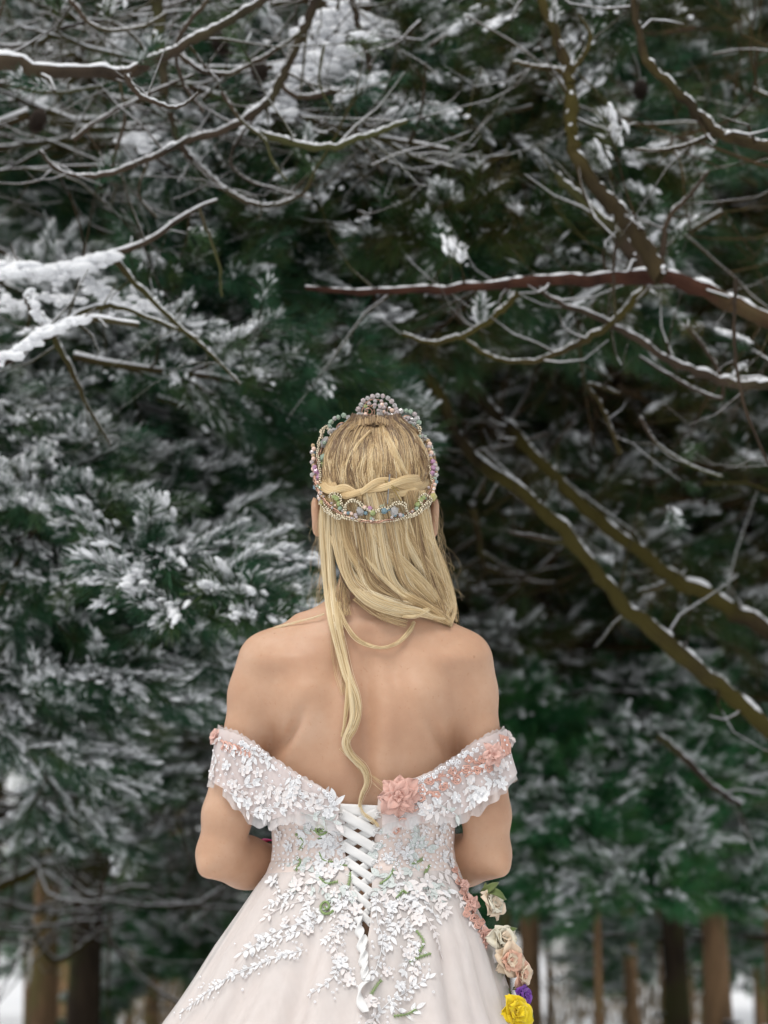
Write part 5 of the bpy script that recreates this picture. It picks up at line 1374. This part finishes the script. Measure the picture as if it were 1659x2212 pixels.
for x, y, a, L in ((1040, 1930, -0.6, 44), (1050, 1925, 0.3, 46), (1040, 1935, -1.2, 30), (1085, 2010, 0.5, 36), (1088, 2015, -0.4, 30), (1075, 2060, 0.9, 48), (1070, 2080, 1.3, 44), (1108, 2135, 0.2, 30), (1060, 2050, 2.0, 34), (1090, 2130, 1.4, 40), (1130, 2175, .7, 30)):
    c = V(x, y, -0.035); T = Vector((math.cos(a), -0.25, -math.sin(a)))
    v, f = petal_geo(c, T, Vector((0.3, -0.9, 0.3)), L * PXM, L * 0.38 * PXM, cup=0.6, tip=0.45, wav=0.08)
    po = link('leaf', np_mesh('leaf', v, f), gr); adopt(po, GAR)
    po.modifiers.new('t', 'SOLIDIFY').thickness = 0.0006
# ------------------------------------------------------------------ hair: thousands of real strands laid in locks
def ell_Y(x, y):
    e = 1 - ((x - 809) / 121.0) ** 2 - ((y - 1052) / 149.0) ** 2
    return 0.010 - 0.104 * np.sqrt(np.clip(e, 0, 1))
_cy = [900, 1052, 1100, 1150, 1200, 1250, 1300, 1340, 1380]
_cv = [-0.06, -0.096, -0.095, -0.088, -0.080, -0.074, -0.078, -0.090, -0.090]
_cache = {}
def hair_Y(x, y):
    k = (int(x / 4), int(y / 4))
    if k not in _cache:
        X, Y = k[0] * 4 + 2, k[1] * 4 + 2
        if Y < 1052: v = float(ell_Y(X, Y))
        else: v = float(np.interp(Y, _cy, _cv)) + 0.050 * ((X - 812) / 122.0) ** 2 if Y < 1380 else 0.3
        if Y >= 1120:
            b = body_Y(X, Y)
            if b is not None: v = min(v, b - 0.004)
        _cache[k] = min(v, 0.03)
    return _cache[k]
m = MB('skinhair', (0.3, 0.2, 0.1), 0.6)
hm = bpy.data.materials.new('blonde_hair'); hm.use_nodes = True
t_ = hm.node_tree; t_.nodes.clear()
out = t_.nodes.new('ShaderNodeOutputMaterial'); pb = t_.nodes.new('ShaderNodeBsdfPrincipled')
at = t_.nodes.new('ShaderNodeAttribute'); at.attribute_name = 'tint'
rp = t_.nodes.new('ShaderNodeValToRGB')
els = rp.color_ramp.elements
while len(els) < 5: els.new(0.5)
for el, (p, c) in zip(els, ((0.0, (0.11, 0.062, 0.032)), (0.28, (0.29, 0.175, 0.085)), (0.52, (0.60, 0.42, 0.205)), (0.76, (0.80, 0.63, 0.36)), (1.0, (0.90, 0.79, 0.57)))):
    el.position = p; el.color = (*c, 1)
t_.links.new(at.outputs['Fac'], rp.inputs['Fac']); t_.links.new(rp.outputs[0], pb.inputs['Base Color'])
pb.inputs['Roughness'].default_value = 0.38
pb.inputs['Specular IOR Level'].default_value = 0.55
pb.inputs['Sheen Weight'].default_value = 0.15
t_.links.new(pb.outputs[0], out.inputs['Surface'])
STR = []; TINT = []; RAD = []
hr = np.random.default_rng(5)
def tab(path, n):
    """path rows: x, y, lift(mm), width"""
    return resample(np.array(path, float), n)
def lock(path, count, thick=4.0, tint=0.6, tvar=0.12, n=16, rad=0.00026, wav=1.0, flat=1.6, root=0.0, tipf=0.0, u_sel=None):
    P = tab(path, n)
    D = np.gradient(P[:, :2], axis=0); D /= np.linalg.norm(D, axis=1)[:, None] + 1e-9
    N = np.stack([-D[:, 1], D[:, 0]], 1)
    base = np.array([hair_Y(a, b) for a, b in P[:, :2]])
    base = np.convolve(np.pad(base, 2, 'edge'), np.ones(5) / 5, 'valid')
    t = np.linspace(0, 1, n)
    for _ in range(int(count * 1.25)):
        a = hr.uniform(0, 2 * np.pi); r = np.sqrt(hr.uniform(0, 1))
        u = r * math.cos(a); v = r * math.sin(a)
        fr_ = hr.uniform(0.6, 2.2); ph = hr.uniform(0, 6.28)
        uu = u + 0.10 * wav * np.sin(2 * np.pi * fr_ * t + ph) * (0.3 + t)
        uu += hr.normal(0, 0.09 * wav) + (hr.uniform() < .06) * hr.normal(0, .35) * t
        off = uu[:, None] * N * (P[:, 3] * 0.5)[:, None]
        Yv = base - (P[:, 2] + thick * (0.5 + 0.5 * v * math.sqrt(max(0, 1 - min(1, u * u)))) + flat * (1 - u * u)) / 1000.0
        pts = U(P[:, 0] + off[:, 0], P[:, 1] + off[:, 1], Yv)
        e = n - int(hr.uniform(0, n * 0.12 * tipf)) if tipf else n
        pts = pts + hr.normal(0, .0004, 3) + (np.sin(t * hr.uniform(6, 16) + ph)[:, None] * hr.normal(0, .0005, 3))
        STR.append(pts if e == n else resample(pts[:e], n))
        # strands in fine clumps share a tone
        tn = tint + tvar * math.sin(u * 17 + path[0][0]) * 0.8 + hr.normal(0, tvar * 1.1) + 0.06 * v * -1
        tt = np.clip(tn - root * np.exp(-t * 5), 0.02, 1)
        TINT.append(tt); RAD.append(rad * hr.uniform(.7, 1.2) * np.minimum(1, (1 - t) * 8 + 0.35))
def rope(path, count, R_, turns, tint, tvar=0.1, n=26, strands=2, rad=0.00034):
    P = tab(path, n)
    D = np.gradient(P[:, :2], axis=0); D /= np.linalg.norm(D, axis=1)[:, None] + 1e-9
    N = np.stack([-D[:, 1], D[:, 0]], 1)
    base = np.array([hair_Y(a, b) for a, b in P[:, :2]]); base = np.convolve(np.pad(base, 2, 'edge'), np.ones(5) / 5, 'valid')
    t = np.linspace(0, 1, n)
    for k in range(count):
        s_ = k % strands
        a = hr.uniform(0, 2 * np.pi); r = np.sqrt(hr.uniform(0, 1)) * 0.55
        ph = 2 * np.pi * (turns * t + s_ / strands)
        cu = 0.5 * np.cos(ph) + r * math.cos(a) * np.ones(n); cv = 0.5 * np.sin(ph) + r * math.sin(a)
        off = cu[:, None] * N * (P[:, 3] * 0.5)[:, None]
        Yv = base - (P[:, 2] + R_ * (1 + cv)) / 1000
        STR.append(U(P[:, 0] + off[:, 0], P[:, 1] + off[:, 1], Yv))
        TINT.append(np.clip(tint + 0.10 * cv + hr.normal(0, tvar * .6) + 0 * t, 0.02, 1)); RAD.append(np.full(n, rad))
# back of the head: fan from the crown of the head down to the twists
for i in range(46):
    s_ = -1 + 2 * (i + hr.uniform(-.4, .4)) / 45
    x0 = 812 + 38 * s_; k = abs(s_) ** 0.8 * np.sign(s_)
    tn = 0.47 + 0.22 * (hr.uniform() < 0.35) - 0.10 * (hr.uniform() < 0.3) + hr.normal(0, .05)
    ylo = 1058 - 16 * s_ * s_
    j = hr.normal(0, 5, 3)
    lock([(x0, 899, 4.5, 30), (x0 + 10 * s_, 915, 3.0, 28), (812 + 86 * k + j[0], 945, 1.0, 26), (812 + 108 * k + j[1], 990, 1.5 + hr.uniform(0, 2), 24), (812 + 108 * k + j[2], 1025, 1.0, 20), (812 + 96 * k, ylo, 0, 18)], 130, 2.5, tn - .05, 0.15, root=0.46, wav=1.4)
for pth, tn in (([(822, 915, 4, 8), (838, 950, 6, 14), (852, 985, 6, 17), (880, 1038, 3, 14)], 0.78), ([(845, 930, 4, 6), (856, 960, 5, 8), (850, 990, 4, 10), (868, 1040, 3, 10)], 0.74),
                ([(800, 930, 3, 6), (770, 965, 4, 9), (752, 1000, 4, 12), (745, 1045, 3, 10)], 0.76), ([(880, 950, 3, 8), (896, 985, 4, 12), (890, 1040, 3, 12)], 0.8), ([(806, 960, 3, 6), (800, 1000, 4, 12), (803, 1050, 2, 12)], 0.75),
                ([(770, 925, 3, 8), (730, 965, 4, 12), (712, 1015, 4, 12), (722, 1055, 2, 12)], 0.6)):
    lock(pth, 120, 3, tn, 0.08, root=0.25)
# sides sweeping back over the ears
for sx in (-1, 1):
    for i in range(10):
        f_ = i / 9
        x0 = 809 + sx * (60 + 52 * f_)
        lock([(x0, 925 + 55 * f_, 0, 18), (809 + sx * (104 + 8 * f_), 965 + 40 * f_, 1, 18), (809 + sx * 114, 1010 + 18 * f_, 1, 18), (809 + sx * 108, 1052 + 6 * f_, 1, 18), (809 + sx * 90, 1075, 0, 16)], 70, 2.5, 0.42 + 0.05 * hr.normal(), 0.1)
# twists
rope([(692, 1004, 5, 32), (698, 1032, 8, 38), (718, 1054, 10, 36), (748, 1062, 10, 30), (782, 1066, 9, 24)], 900, 5.4, 1.4, 0.53)
rope([(690, 1030, 2, 22), (700, 1062, 4, 24), (730, 1080, 4, 20), (770, 1082, 5, 16)], 380, 3.5, 1.2, 0.50)
rope([(928, 998, 5, 30), (930, 1026, 8, 34), (912, 1042, 10, 35), (870, 1042, 11, 33), (820, 1047, 11, 29), (778, 1062, 9, 20)], 1000, 5.6, 1.3, 0.57)
rope([(926, 1040, 2, 22), (900, 1062, 4, 28), (860, 1062, 5, 26), (810, 1068, 5, 22), (774, 1080, 5, 14)], 500, 3.6, 0.8, 0.58)
# under layer and the long mass sweeping to the right shoulder
P0 = np.array([(710, 1068), (722, 1110), (730, 1160), (742, 1235), (768, 1276), (845, 1302), (925, 1320), (972, 1336)], float)
P1 = np.array([(916, 1060), (924, 1110), (930, 1160), (940, 1205), (954, 1258), (964, 1300), (968, 1318), (966, 1336)], float)
def mass_path(s_, w, lift, js=0.0, y_top=0.0):
    q = P0 * (1 - s_) + P1 * s_
    bow = np.sin(np.linspace(0, np.pi, 8)) * js
    L = np.array([0, 1, 2, 2, 2.5, 2.5, 2, 1]) + lift
    W = w * np.array([1, 1.05, 1.1, 1.15, 1.1, .95, .75, .35]); q[-1] += hr.normal(0, 7, 2); q[-2] += hr.normal(0, 4, 2)
    q = q + np.stack([bow, -bow * 0.6], 1)
    return np.column_stack([q, L, W])
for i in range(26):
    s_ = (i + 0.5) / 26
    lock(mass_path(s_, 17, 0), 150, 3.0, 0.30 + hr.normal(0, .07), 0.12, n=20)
for i in range(34):
    s_ = hr.beta(0.9, 0.95)
    lock(mass_path(s_, hr.uniform(8, 20), hr.uniform(3, 10), hr.normal(0, 9)), int(hr.uniform(90, 170)), 4.5, 0.62 + hr.normal(0, .14), 0.15, n=22, wav=1.2)
# defined locks seen in the mass
for pth, c, tn in (([(726, 1075, 5, 16), (728, 1150, 8, 20), (745, 1222, 10, 24), (790, 1285, 12, 30), (860, 1316, 12, 26), (905, 1322, 12, 16), (935, 1333, 10, 6)], 330, 0.80),
                   ([(745, 1090, 5, 20), (752, 1160, 8, 26), (790, 1225, 9, 34), (850, 1280, 10, 34), (925, 1318, 10, 26), (970, 1346, 8, 6)], 380, 0.62),
                   ([(800, 1090, 5, 22), (812, 1150, 8, 30), (850, 1205, 10, 34), (905, 1262, 11, 34), (945, 1310, 10, 24), (974, 1346, 8, 6)], 420, 0.70),
                   ([(850, 1090, 5, 20), (868, 1150, 9, 26), (905, 1205, 10, 30), (945, 1262, 10, 26), (968, 1315, 9, 16), (974, 1350, 8, 5)], 330, 0.60),
                   ([(900, 1080, 5, 18), (912, 1140, 9, 24), (938, 1200, 10, 28), (962, 1262, 10, 26), (978, 1310, 9, 16), (972, 1352, 8, 5)], 350, 0.78),
                   ([(780, 1190, 9, 6), (815, 1235, 12, 10), (860, 1280, 12, 10), (900, 1300, 11, 5)], 90, 0.86), ([(760, 1150, 9, 5), (775, 1200, 12, 10), (810, 1250, 12, 12), (870, 1298, 11, 6)], 110, 0.36),
                   ([(875, 1110, 9, 8), (880, 1170, 11, 12), (915, 1240, 12, 14), (930, 1290, 11, 6)], 120, 0.84), ([(905, 1320, 13, 4), (925, 1316, 15, 9), (900, 1330, 14, 8), (870, 1332, 12, 3)], 60, 0.8),
                   ([(700, 1130, 5, 8), (728, 1185, 9, 10), (745, 1235, 10, 8), (765, 1275, 10, 4)], 90, 0.85)):
    lock(pth, c, 4.5, tn, 0.11, n=24)
# long tress down the back
lock([(704, 1070, 6, 20), (703, 1130, 9, 26), (708, 1200, 10, 30), (715, 1290, 9, 27), (722, 1345, 6, 24), (735, 1400, 5, 21), (749, 1455, 5, 19), (767, 1500, 6, 16), (773, 1535, 6, 14), (763, 1568, 6, 17), (748, 1600, 6, 14),
      (758, 1630, 6, 13), (786, 1660, 6, 13), (793, 1690, 6, 10), (781, 1718, 8, 7), (776, 1742, 12, 3)], 330, 4, 0.76, 0.16, n=46, wav=0.9, tipf=1.2)
lock([(712, 1090, 8, 9), (712, 1180, 11, 12), (720, 1300, 10, 12), (738, 1400, 6, 10), (752, 1450, 6, 9), (757, 1500, 6, 8), (760, 1550, 6, 8), (744, 1600, 6, 8), (752, 1628, 6, 7), (775, 1655, 6, 4)], 150, 3, 0.88, 0.08, n=40)
lock([(728, 1300, 5, 14), (735, 1370, 5, 12), (748, 1440, 5, 8), (750, 1500, 4, 6), (744, 1560, 4, 5), (738, 1590, 4, 3)], 60, 2, 0.66, 0.1, n=30)
lock([(776, 1735, 12, 3), (786, 1757, 14, 6), (805, 1772, 14, 8), (818, 1785, 13, 4)], 16, 1, 0.75, 0.1, n=12, rad=0.00025)
# wisps
lock([(732, 1310, 3, 6), (748, 1350, 2, 9), (775, 1383, 2, 9), (820, 1398, 2, 6), (858, 1388, 2, 7), (885, 1362, 2, 10), (895, 1342, 2, 8)], 34, 1, 0.7, 0.1, n=30, rad=0.00024)
lock([(720, 1345, 3, 16), (728, 1400, 1, 24), (735, 1450, 1, 22), (742, 1500, 1, 10)], 18, 1, 0.6, 0.1, n=20, rad=0.00018)
lock([(735, 1615, 3, 4), (775, 1655, 1, 8), (820, 1690, 1, 18), (850, 1712, 1, 20)], 9, 1, 0.66, 0.1, n=16, rad=0.00018)
lock([(700, 1325, 2, 4), (660, 1338, 2, 4), (620, 1348, 3, 6), (590, 1355, 4, 8)], 8, 1, 0.8, 0.1, n=14, rad=0.00022)
lock([(745, 1240, 3, 20), (740, 1290, 2, 30), (745, 1330, 1, 30)], 60, 1.5, 0.45, 0.12, n=14, rad=0.00022)
lock([(770, 1285, 3, 30), (820, 1325, 2, 26), (880, 1345, 1, 24)], 40, 1.5, 0.5, 0.12, n=14, rad=0.0002)
# flyaways round the sides
for sx, xb in ((-1, 697), (1, 940)):
    for k in range(70):
        y0 = hr.uniform(1060, 1280); L = hr.uniform(20, 130); b = abs(hr.normal(0, 15)) + 2
        x0 = xb + (0 if sx < 0 else np.interp(y0, [1060, 1280], [-6, 28]))
        pts = [(x0 - sx * 4, y0), (x0 + sx * b * .7, y0 + L * .4), (x0 + sx * b, y0 + L * .75), (x0 + sx * b * hr.uniform(.5, 1.3), y0 + L)]
        Yb = hr.uniform(-0.05, 0.02)
        P = resample(np.array([U(a, b_, Yb) for a, b_ in pts]), 12)
        STR.append(P); TINT.append(np.full(12, hr.uniform(.3, .8))); RAD.append(np.full(12, 0.00012))
for k in range(90):
    a = hr.uniform(-0.2, 3.34); r0 = 1.0; b = hr.uniform(1.02, 1.10)
    x0, y0 = 811 + 104 * math.cos(a), 1010 - 96 * math.sin(a)
    x1, y1 = 811 + 110 * b * math.cos(a + .25), 1010 - 100 * b * math.sin(a + .25)
    P = resample(np.array([U(x0, y0, -0.02), U((x0 + x1) / 2 * 1.0, (y0 + y1) / 2 - 3, -0.02), U(x1, y1, -0.015)]), 8)
    STR.append(P); TINT.append(np.full(8, .4)); RAD.append(np.full(8, 0.00012))
# front half of the head, seen only from the sides
for i in range(40):
    s_ = -1 + 2 * i / 39
    for Y0 in (0.03, 0.055, 0.075):
        P = []
        for k in range(9):
            t = k / 8; an = s_ * (0.25 + 1.35 * t)
            e = math.sqrt(max(0.02, 1 - ((Y0 - 0.012) / 0.098) ** 2))
            c = U(809, 1048, 0); Yq = Y0 - 0.075 * t * t
            e = math.sqrt(max(0.02, 1 - ((Yq - 0.012) / 0.098) ** 2))
            P.append((c[0] + 0.081 * e * math.sin(an), Yq, c[2] + 0.105 * e * math.cos(an)))
        P = resample(np.array(P), 12)
        for q in range(26):
            STR.append(P + hr.normal(0, 0.0022, 3)[None] ); TINT.append(np.full(12, np.clip(.42 + hr.normal(0, .1), 0, 1))); RAD.append(np.full(12, 0.0005))
def make_curves(name, strands, tint, rad, mat):
    hc = bpy.data.hair_curves.new(name)
    sizes = [len(s_) for s_ in strands]
    hc.add_curves(sizes)
    hc.position_data.foreach_set('vector', np.concatenate(strands).astype(np.float32).ravel())
    a = hc.attributes.get('radius') or hc.attributes.new('radius', 'FLOAT', 'POINT')
    a.data.foreach_set('value', np.concatenate(rad).astype(np.float32))
    a = hc.attributes.new('tint', 'FLOAT', 'POINT'); a.data.foreach_set('value', np.concatenate(tint).astype(np.float32))
    hc.materials.append(mat)
    o = bpy.data.objects.new(name, hc); COL.objects.link(o); return o
print('strands', len(STR))
# scalp under the strands
hm2 = MB('hair_root', (0.20, 0.125, 0.06), 0.7); hm2.bump(hm2.noise(220, 2, stretch=(1, 1, .1)), .6, .002)
def ell_mesh(c, r, nu=40, nv=24, keep=None):
    th, ph = np.meshgrid(np.linspace(0, np.pi, nv), np.linspace(0, 2 * np.pi, nu, endpoint=False), indexing='ij')
    v = np.stack([c[0] + r[0] * np.sin(th) * np.cos(ph), c[1] + r[1] * np.sin(th) * np.sin(ph), c[2] + r[2] * np.cos(th)], -1).reshape(-1, 3)
    f = grid_faces(nv, nu, True)
    if keep is not None: f = f[[keep(v[q].mean(0)) for q in f]]
    return v, f
cc = U(809, 1050, 0.012)
v, f = ell_mesh(cc, (0.0755, 0.0900, 0.0965), keep=lambda p: p[1] < 0.035 + max(0, (p[2] - cc[2]) * 0.9) or p[2] > cc[2] + 0.075)
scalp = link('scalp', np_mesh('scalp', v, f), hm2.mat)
hair = make_curves('hair', STR, TINT, RAD, hm)
adopt(hair, PERSON); hair['label'] = 'long blonde hair half tied back with twists and one loose tress'
adopt(scalp, hair)
# hairpins
m = MB('steel', (0.35, 0.35, 0.36), 0.3, Metallic=1.0); m2 = MB('brass', (0.45, 0.32, 0.12), 0.3, Metallic=1.0)
for pts, mt in (([(842, 1024), (840, 1045), (837, 1088)], m), ([(832, 1038), (852, 1060), (872, 1090)], m2), ([(838, 1044), (852, 1052), (862, 1060)], m2)):
    P = [U(a, b, hair_Y(a, b) - 0.0195) for a, b in pts]
    v, f = tube(resample(P, 8), 0.0011 if mt is m else 0.0008, 6)
    adopt(link('hairpin', np_mesh('hairpin', v, f), mt.mat), hair)

# ================================================================== jewelled circlet, worn on the head: its own thing
TI = empty('tiara', U(809, 1022, -0.035).tolist())
tagit(TI, 'beaded circlet of crystals, pearls and copper wire worn on the blonde hair', 'tiara')
def crys(name, col, tr=0.45, rough=0.05):
    m = MB(name, col, rough); m.b.inputs['Transmission Weight'].default_value = tr; m.b.inputs['IOR'].default_value = 1.5
    m.b.inputs['Coat Weight'].default_value = 0.5
    return m.mat
CM = {'clear': crys('clear_crystal', (0.92, 0.89, 0.87), .6), 'rose': crys('rose_crystal', (0.84, 0.72, 0.72)), 'mint': crys('mint_crystal', (0.52, 0.68, 0.52)), 'lilac': crys('lilac_crystal', (0.66, 0.36, 0.56), .3),
      'amber': crys('amber_crystal', (0.85, 0.62, 0.36)), 'blue': crys('blue_crystal', (0.30, 0.48, 0.56)), 'yellow': crys('yellow_crystal', (0.78, 0.70, 0.26)), 'green': crys('green_crystal', (0.56, 0.66, 0.26)),
      'peach': crys('peach_pearl', (0.86, 0.62, 0.50), 0.0, .2)}
M_PEARL = MB('seed_pearl', (0.66, 0.58, 0.43), 0.16); M_PEARL.b.inputs['Metallic'].default_value = 0.6; M_PEARL = M_PEARL.mat
M_COPPER = MB('copper_wire', (0.42, 0.25, 0.18), 0.35, Metallic=0.8).mat
BM = {}
def bead(x, y, r, col, Y, elong=1.0):
    if col not in BM:
        bmx = bmesh.new(); bmesh.ops.create_icosphere(bmx, subdivisions=1 if col not in ('peach',) else 2, radius=1.0)
        me_ = bpy.data.meshes.new('crystal_bead'); bmx.to_mesh(me_); bmx.free(); me_.materials.append(CM[col]); BM[col] = me_
    o = bpy.data.objects.new('crystal_bead', BM[col]); COL.objects.link(o)
    s_ = r * PXM * 1.05
    o.parent = TI; o.matrix_parent_inverse = TI_INV
    o.location = U(x, y, Y).tolist(); o.scale = (s_, s_, s_ * elong); o.rotation_euler = (random.uniform(0, 3), random.uniform(0, 3), random.uniform(0, 3)) if elong == 1 else (0, random.uniform(-.5, .5), 0)
    return o
bpy.context.view_layer.update(); TI_INV = TI.matrix_world.inverted()
def ring(t, rr=1.0):
    a = R(t)
    return 809 + 131 * rr * math.cos(a), 1022 - 105 * rr * math.sin(a), -0.040 + 0.070 * math.sin(a)
# base wire ring
pts = [U(*ring(t)) for t in range(0, 361, 4)]
G = Geo()
for k in range(3):
    pp = [U(ring(t)[0] + 2.5 * math.cos(t * .35 + k * 2.1), ring(t)[1] + 2.5 * math.sin(t * .35 + k * 2.1), ring(t)[2] + 0.001 * k) for t in range(0, 361, 3)]
    v, f = tube(pp, 0.0011, 5); G.add(v, f)
o = G.build('wire_band', M_COPPER); adopt(o, TI)
# spirals
def spiral(x, y, r, Y, turns=2.6):
    pp = []
    for k in range(48):
        t = k / 47; a = t * turns * 6.283 + 0.5
        pp.append(U(x + r * (1 - .85 * t) * math.cos(a), y + r * (1 - .85 * t) * math.sin(a), Y - 0.003 * t))
    v, f = tube(pp, 0.0009, 5); o = link('wire_spiral', np_mesh('wire_spiral', v, f), M_COPPER); adopt(o, TI)
for q in ((797, 890, 18, 0.024), (741, 926, 17, 0.008), (880, 909, 15, 0.012), (812, 890, 36, 0.028)): spiral(*q)
# rosettes
for cx0, cy0, r0, a0, a1, n_, cols, Y, br in ((816, 892, 41, -5, 185, 13, ('clear', 'rose'), 0.028, 6.6), (816, 890, 27, 20, 160, 6, ('rose', 'clear'), 0.026, 5.5), (740, 924, 28, 40, 175, 7, ('mint', 'clear', 'mint'), 0.010, 6.4),
                                       (876, 912, 28, 0, 130, 7, ('mint', 'clear', 'rose', 'mint'), 0.014, 6.6)):
    for k in range(n_):
        a = R(a0 + (a1 - a0) * k / (n_ - 1)); bead(cx0 + r0 * math.cos(a) + random.uniform(-1.5, 1.5), cy0 - r0 * math.sin(a) * .92 + random.uniform(-1.5, 1.5), br * random.uniform(.85, 1.1), cols[k % len(cols)], Y)
for x, y, r, c, Y in ((822, 892, 10, 'clear', .024), (800, 906, 8, 'mint', .022), (816, 906, 7, 'clear', .022), (790, 878, 5, 'green', .024), (830, 914, 7, 'blue', .018), (858, 915, 6, 'green', .014), (864, 903, 7, 'clear', .016), (749, 912, 6, 'mint', .01),
                   (886, 928, 6, 'blue', .008), (714, 932, 8, 'clear', -.002), (703, 955, 11, 'clear', -.008), (698, 990, 9, 'mint', -.03), (696, 1004, 7, 'green', -.034), (722, 944, 6, 'clear', 0), (773, 916, 6, 'clear', .014), (905, 945, 7, 'clear', -.004),
                   (778, 1104, 9, 'clear', -.106), (852, 1104, 10, 'clear', -.106), (805, 1108, 7, 'green', -.108), (799, 1098, 6, 'lilac', -.108), (830, 1103, 8, 'blue', -.108), (826, 1092, 7, 'mint', -.106), (839, 1100, 5, 'blue', -.107),
                   (790, 1108, 5, 'blue', -.107), (768, 1112, 5, 'rose', -.106), (865, 1112, 5, 'rose', -.106), (788, 1096, 5, 'peach', -.107),
                   (728, 1077, 7, 'green', -.092), (733, 1088, 7, 'green', -.094), (722, 1073, 6, 'green', -.09), (735, 1098, 6, 'mint', -.095), (697, 1084, 9, 'yellow', -.07), (908, 1080, 7, 'green', -.088), (902, 1090, 7, 'green', -.09), (914, 1074, 6, 'green', -.086),
                   (900, 1099, 6, 'mint', -.092), (935, 1074, 9, 'yellow', -.07), (683, 1018, 6.5, 'lilac', -.04), (688, 1031, 6.5, 'lilac', -.045), (680, 1009, 6, 'lilac', -.038), (690, 1024, 6, 'lilac', -.04), (675, 1025, 6, 'clear', -.042),
                   (680, 1037, 5, 'clear', -.046), (681, 1052, 6, 'blue', -.052), (686, 1043, 5, 'peach', -.05), (935, 997, 6.5, 'lilac', -.036), (936, 1010, 6.5, 'lilac', -.04), (934, 1022, 6.5, 'lilac', -.042), (940, 1004, 5.5, 'rose', -.04),
                   (944, 1012, 6, 'clear', -.04), (942, 1026, 6, 'clear', -.045), (942, 1041, 5, 'blue', -.05), (939, 1034, 5, 'mint', -.048)):
    bead(x, y, r, c, Y, 1.25 if r > 8 else 1.0)
for k in range(8):
    bead(676 + 2.5 * math.sin(k * 2.2) + (0 if k < 5 else 0), 962 + 7.2 * k, 5, ('amber', 'peach', 'rose')[k % 3], -.020 - .002 * k)
    bead(925 + 1.2 * k + 2 * math.sin(k * 2), 952 + 6.4 * k, 5, ('amber', 'peach', 'rose')[k % 3], -.014 - .002 * k)
    bead(690 + 2 * math.sin(k), 1058 + 3.0 * k, 4, ('peach', 'rose', 'clear')[k % 3], -.058 - .002 * k); bead(939 - .6 * k, 1046 + 3.0 * k, 4, ('peach', 'rose', 'amber')[k % 3], -.055 - .002 * k)
for k in range(110):
    t = random.uniform(20, 160) if k < 70 else random.uniform(195, 345); q_ = ring(t); rr_ = random.uniform(1.0, 1.10) if k < 70 else random.uniform(.90, 1.0); q_ = ring(t) if k >= 70 else ring(t)
    bead(809 + (q_[0] - 809) * rr_, 1022 + (q_[1] - 1022) * rr_, random.uniform(2.6, 4.4), random.choice(('clear', 'clear', 'peach', 'rose', 'mint', 'amber', 'blue')), q_[2] - .002)
for cx0, cy0, r0, n_, Y0, cl in ((816, 894, 36, 34, .022, ('clear', 'clear', 'rose', 'clear', 'peach')), (740, 928, 24, 20, .006, ('clear', 'mint', 'clear', 'green')), (878, 914, 24, 20, .008, ('clear', 'mint', 'rose', 'clear')), (704, 958, 15, 9, -.012, ('clear', 'clear', 'mint')), (912, 946, 14, 9, -.008, ('clear', 'mint', 'clear'))):
    for k in range(n_):
        a = random.uniform(-.2, 3.35); q_ = r0 * math.sqrt(random.uniform(.05, 1))
        bead(cx0 + q_ * math.cos(a), cy0 - q_ * math.sin(a) * .85 + 6, random.uniform(3.2, 6.0), random.choice(cl), Y0 + random.uniform(-.004, .004))
# seed pearls strung in waves
G = Geo(); bmx = bmesh.new(); bmesh.ops.create_icosphere(bmx, subdivisions=1, radius=1.0)
SV = np.array([v.co[:] for v in bmx.verts]); SF = [[k.index for k in f_.verts] for f_ in bmx.faces]; bmx.free()
def pearls(path, r=2.7, dbl=True):
    P = resample(np.array(path, float), 80); L = np.linalg.norm(np.diff(P[:, :2], axis=0), axis=1).sum(); n_ = int(L / (r * 1.75))
    P = resample(np.array(path, float), max(3, n_))
    for i, q in enumerate(P):
        for s_ in ((-1, 1) if dbl else (0,)):
            G.add(SV * r * 1.12 * PXM * random.uniform(.9, 1.1) + U(q[0] + s_ * 2.0 * math.sin(i * .9), q[1] + s_ * r * .8, q[2]), SF)
pearls([(700, 1084, -.075), (708, 1100, -.085), (722, 1116, -.094), (736, 1118, -.098), (744, 1106, -.102), (748, 1088, -.105), (760, 1081, -.107), (775, 1084, -.108), (784, 1094, -.108), (798, 1102, -.109), (812, 1104, -.109), (824, 1100, -.109), (840, 1096, -.109),
        (852, 1088, -.107), (866, 1086, -.106), (876, 1092, -.104), (880, 1106, -.102), (890, 1114, -.098), (906, 1104, -.094), (918, 1090, -.088), (930, 1080, -.078)])
pearls([(712, 1072, -.086), (720, 1066, -.09), (735, 1072, -.094), (738, 1090, -.098)], 2.4)
pearls([(912, 1092, -.09), (906, 1075, -.09), (918, 1068, -.086), (930, 1074, -.08)], 2.4)
pearls([(728, 1112, -.098), (760, 1121, -.105), (809, 1126, -.108), (860, 1121, -.105), (895, 1110, -.097)], 2.3)
pearls([(690, 1086, -.07), (706, 1104, -.084), (728, 1116, -.096)], 2.3); pearls([(895, 1112, -.097), (918, 1098, -.086), (932, 1080, -.075)], 2.3)
pearls([(696, 944, -.012), (694, 930, -.008), (704, 922, -.004), (712, 930, -.004), (716, 945, -.006), (728, 948, -.004), (742, 944, 0), (756, 934, .006), (762, 920, .012), (775, 908, .018), (790, 916, .02)], 2.5)
pearls([(905, 952, -.006), (908, 938, 0), (906, 924, .004), (896, 916, .008), (886, 922, .008), (876, 930, .008)], 2.5)
pearls([(846, 912, .02), (856, 925, .014), (870, 936, .008), (890, 938, .002), (905, 955, -.01), (916, 975, -.02)], 2.3)
pearls([(700, 925, -.006), (690, 950, -.018), (686, 980, -.03), (690, 1005, -.04), (692, 1040, -.052)], 2.2); pearls([(908, 945, -.006), (918, 975, -.02), (928, 1010, -.036), (934, 1045, -.052)], 2.2)
o = G.build('seed_pearls', M_PEARL); adopt(o, TI); o['kind'] = 'stuff'
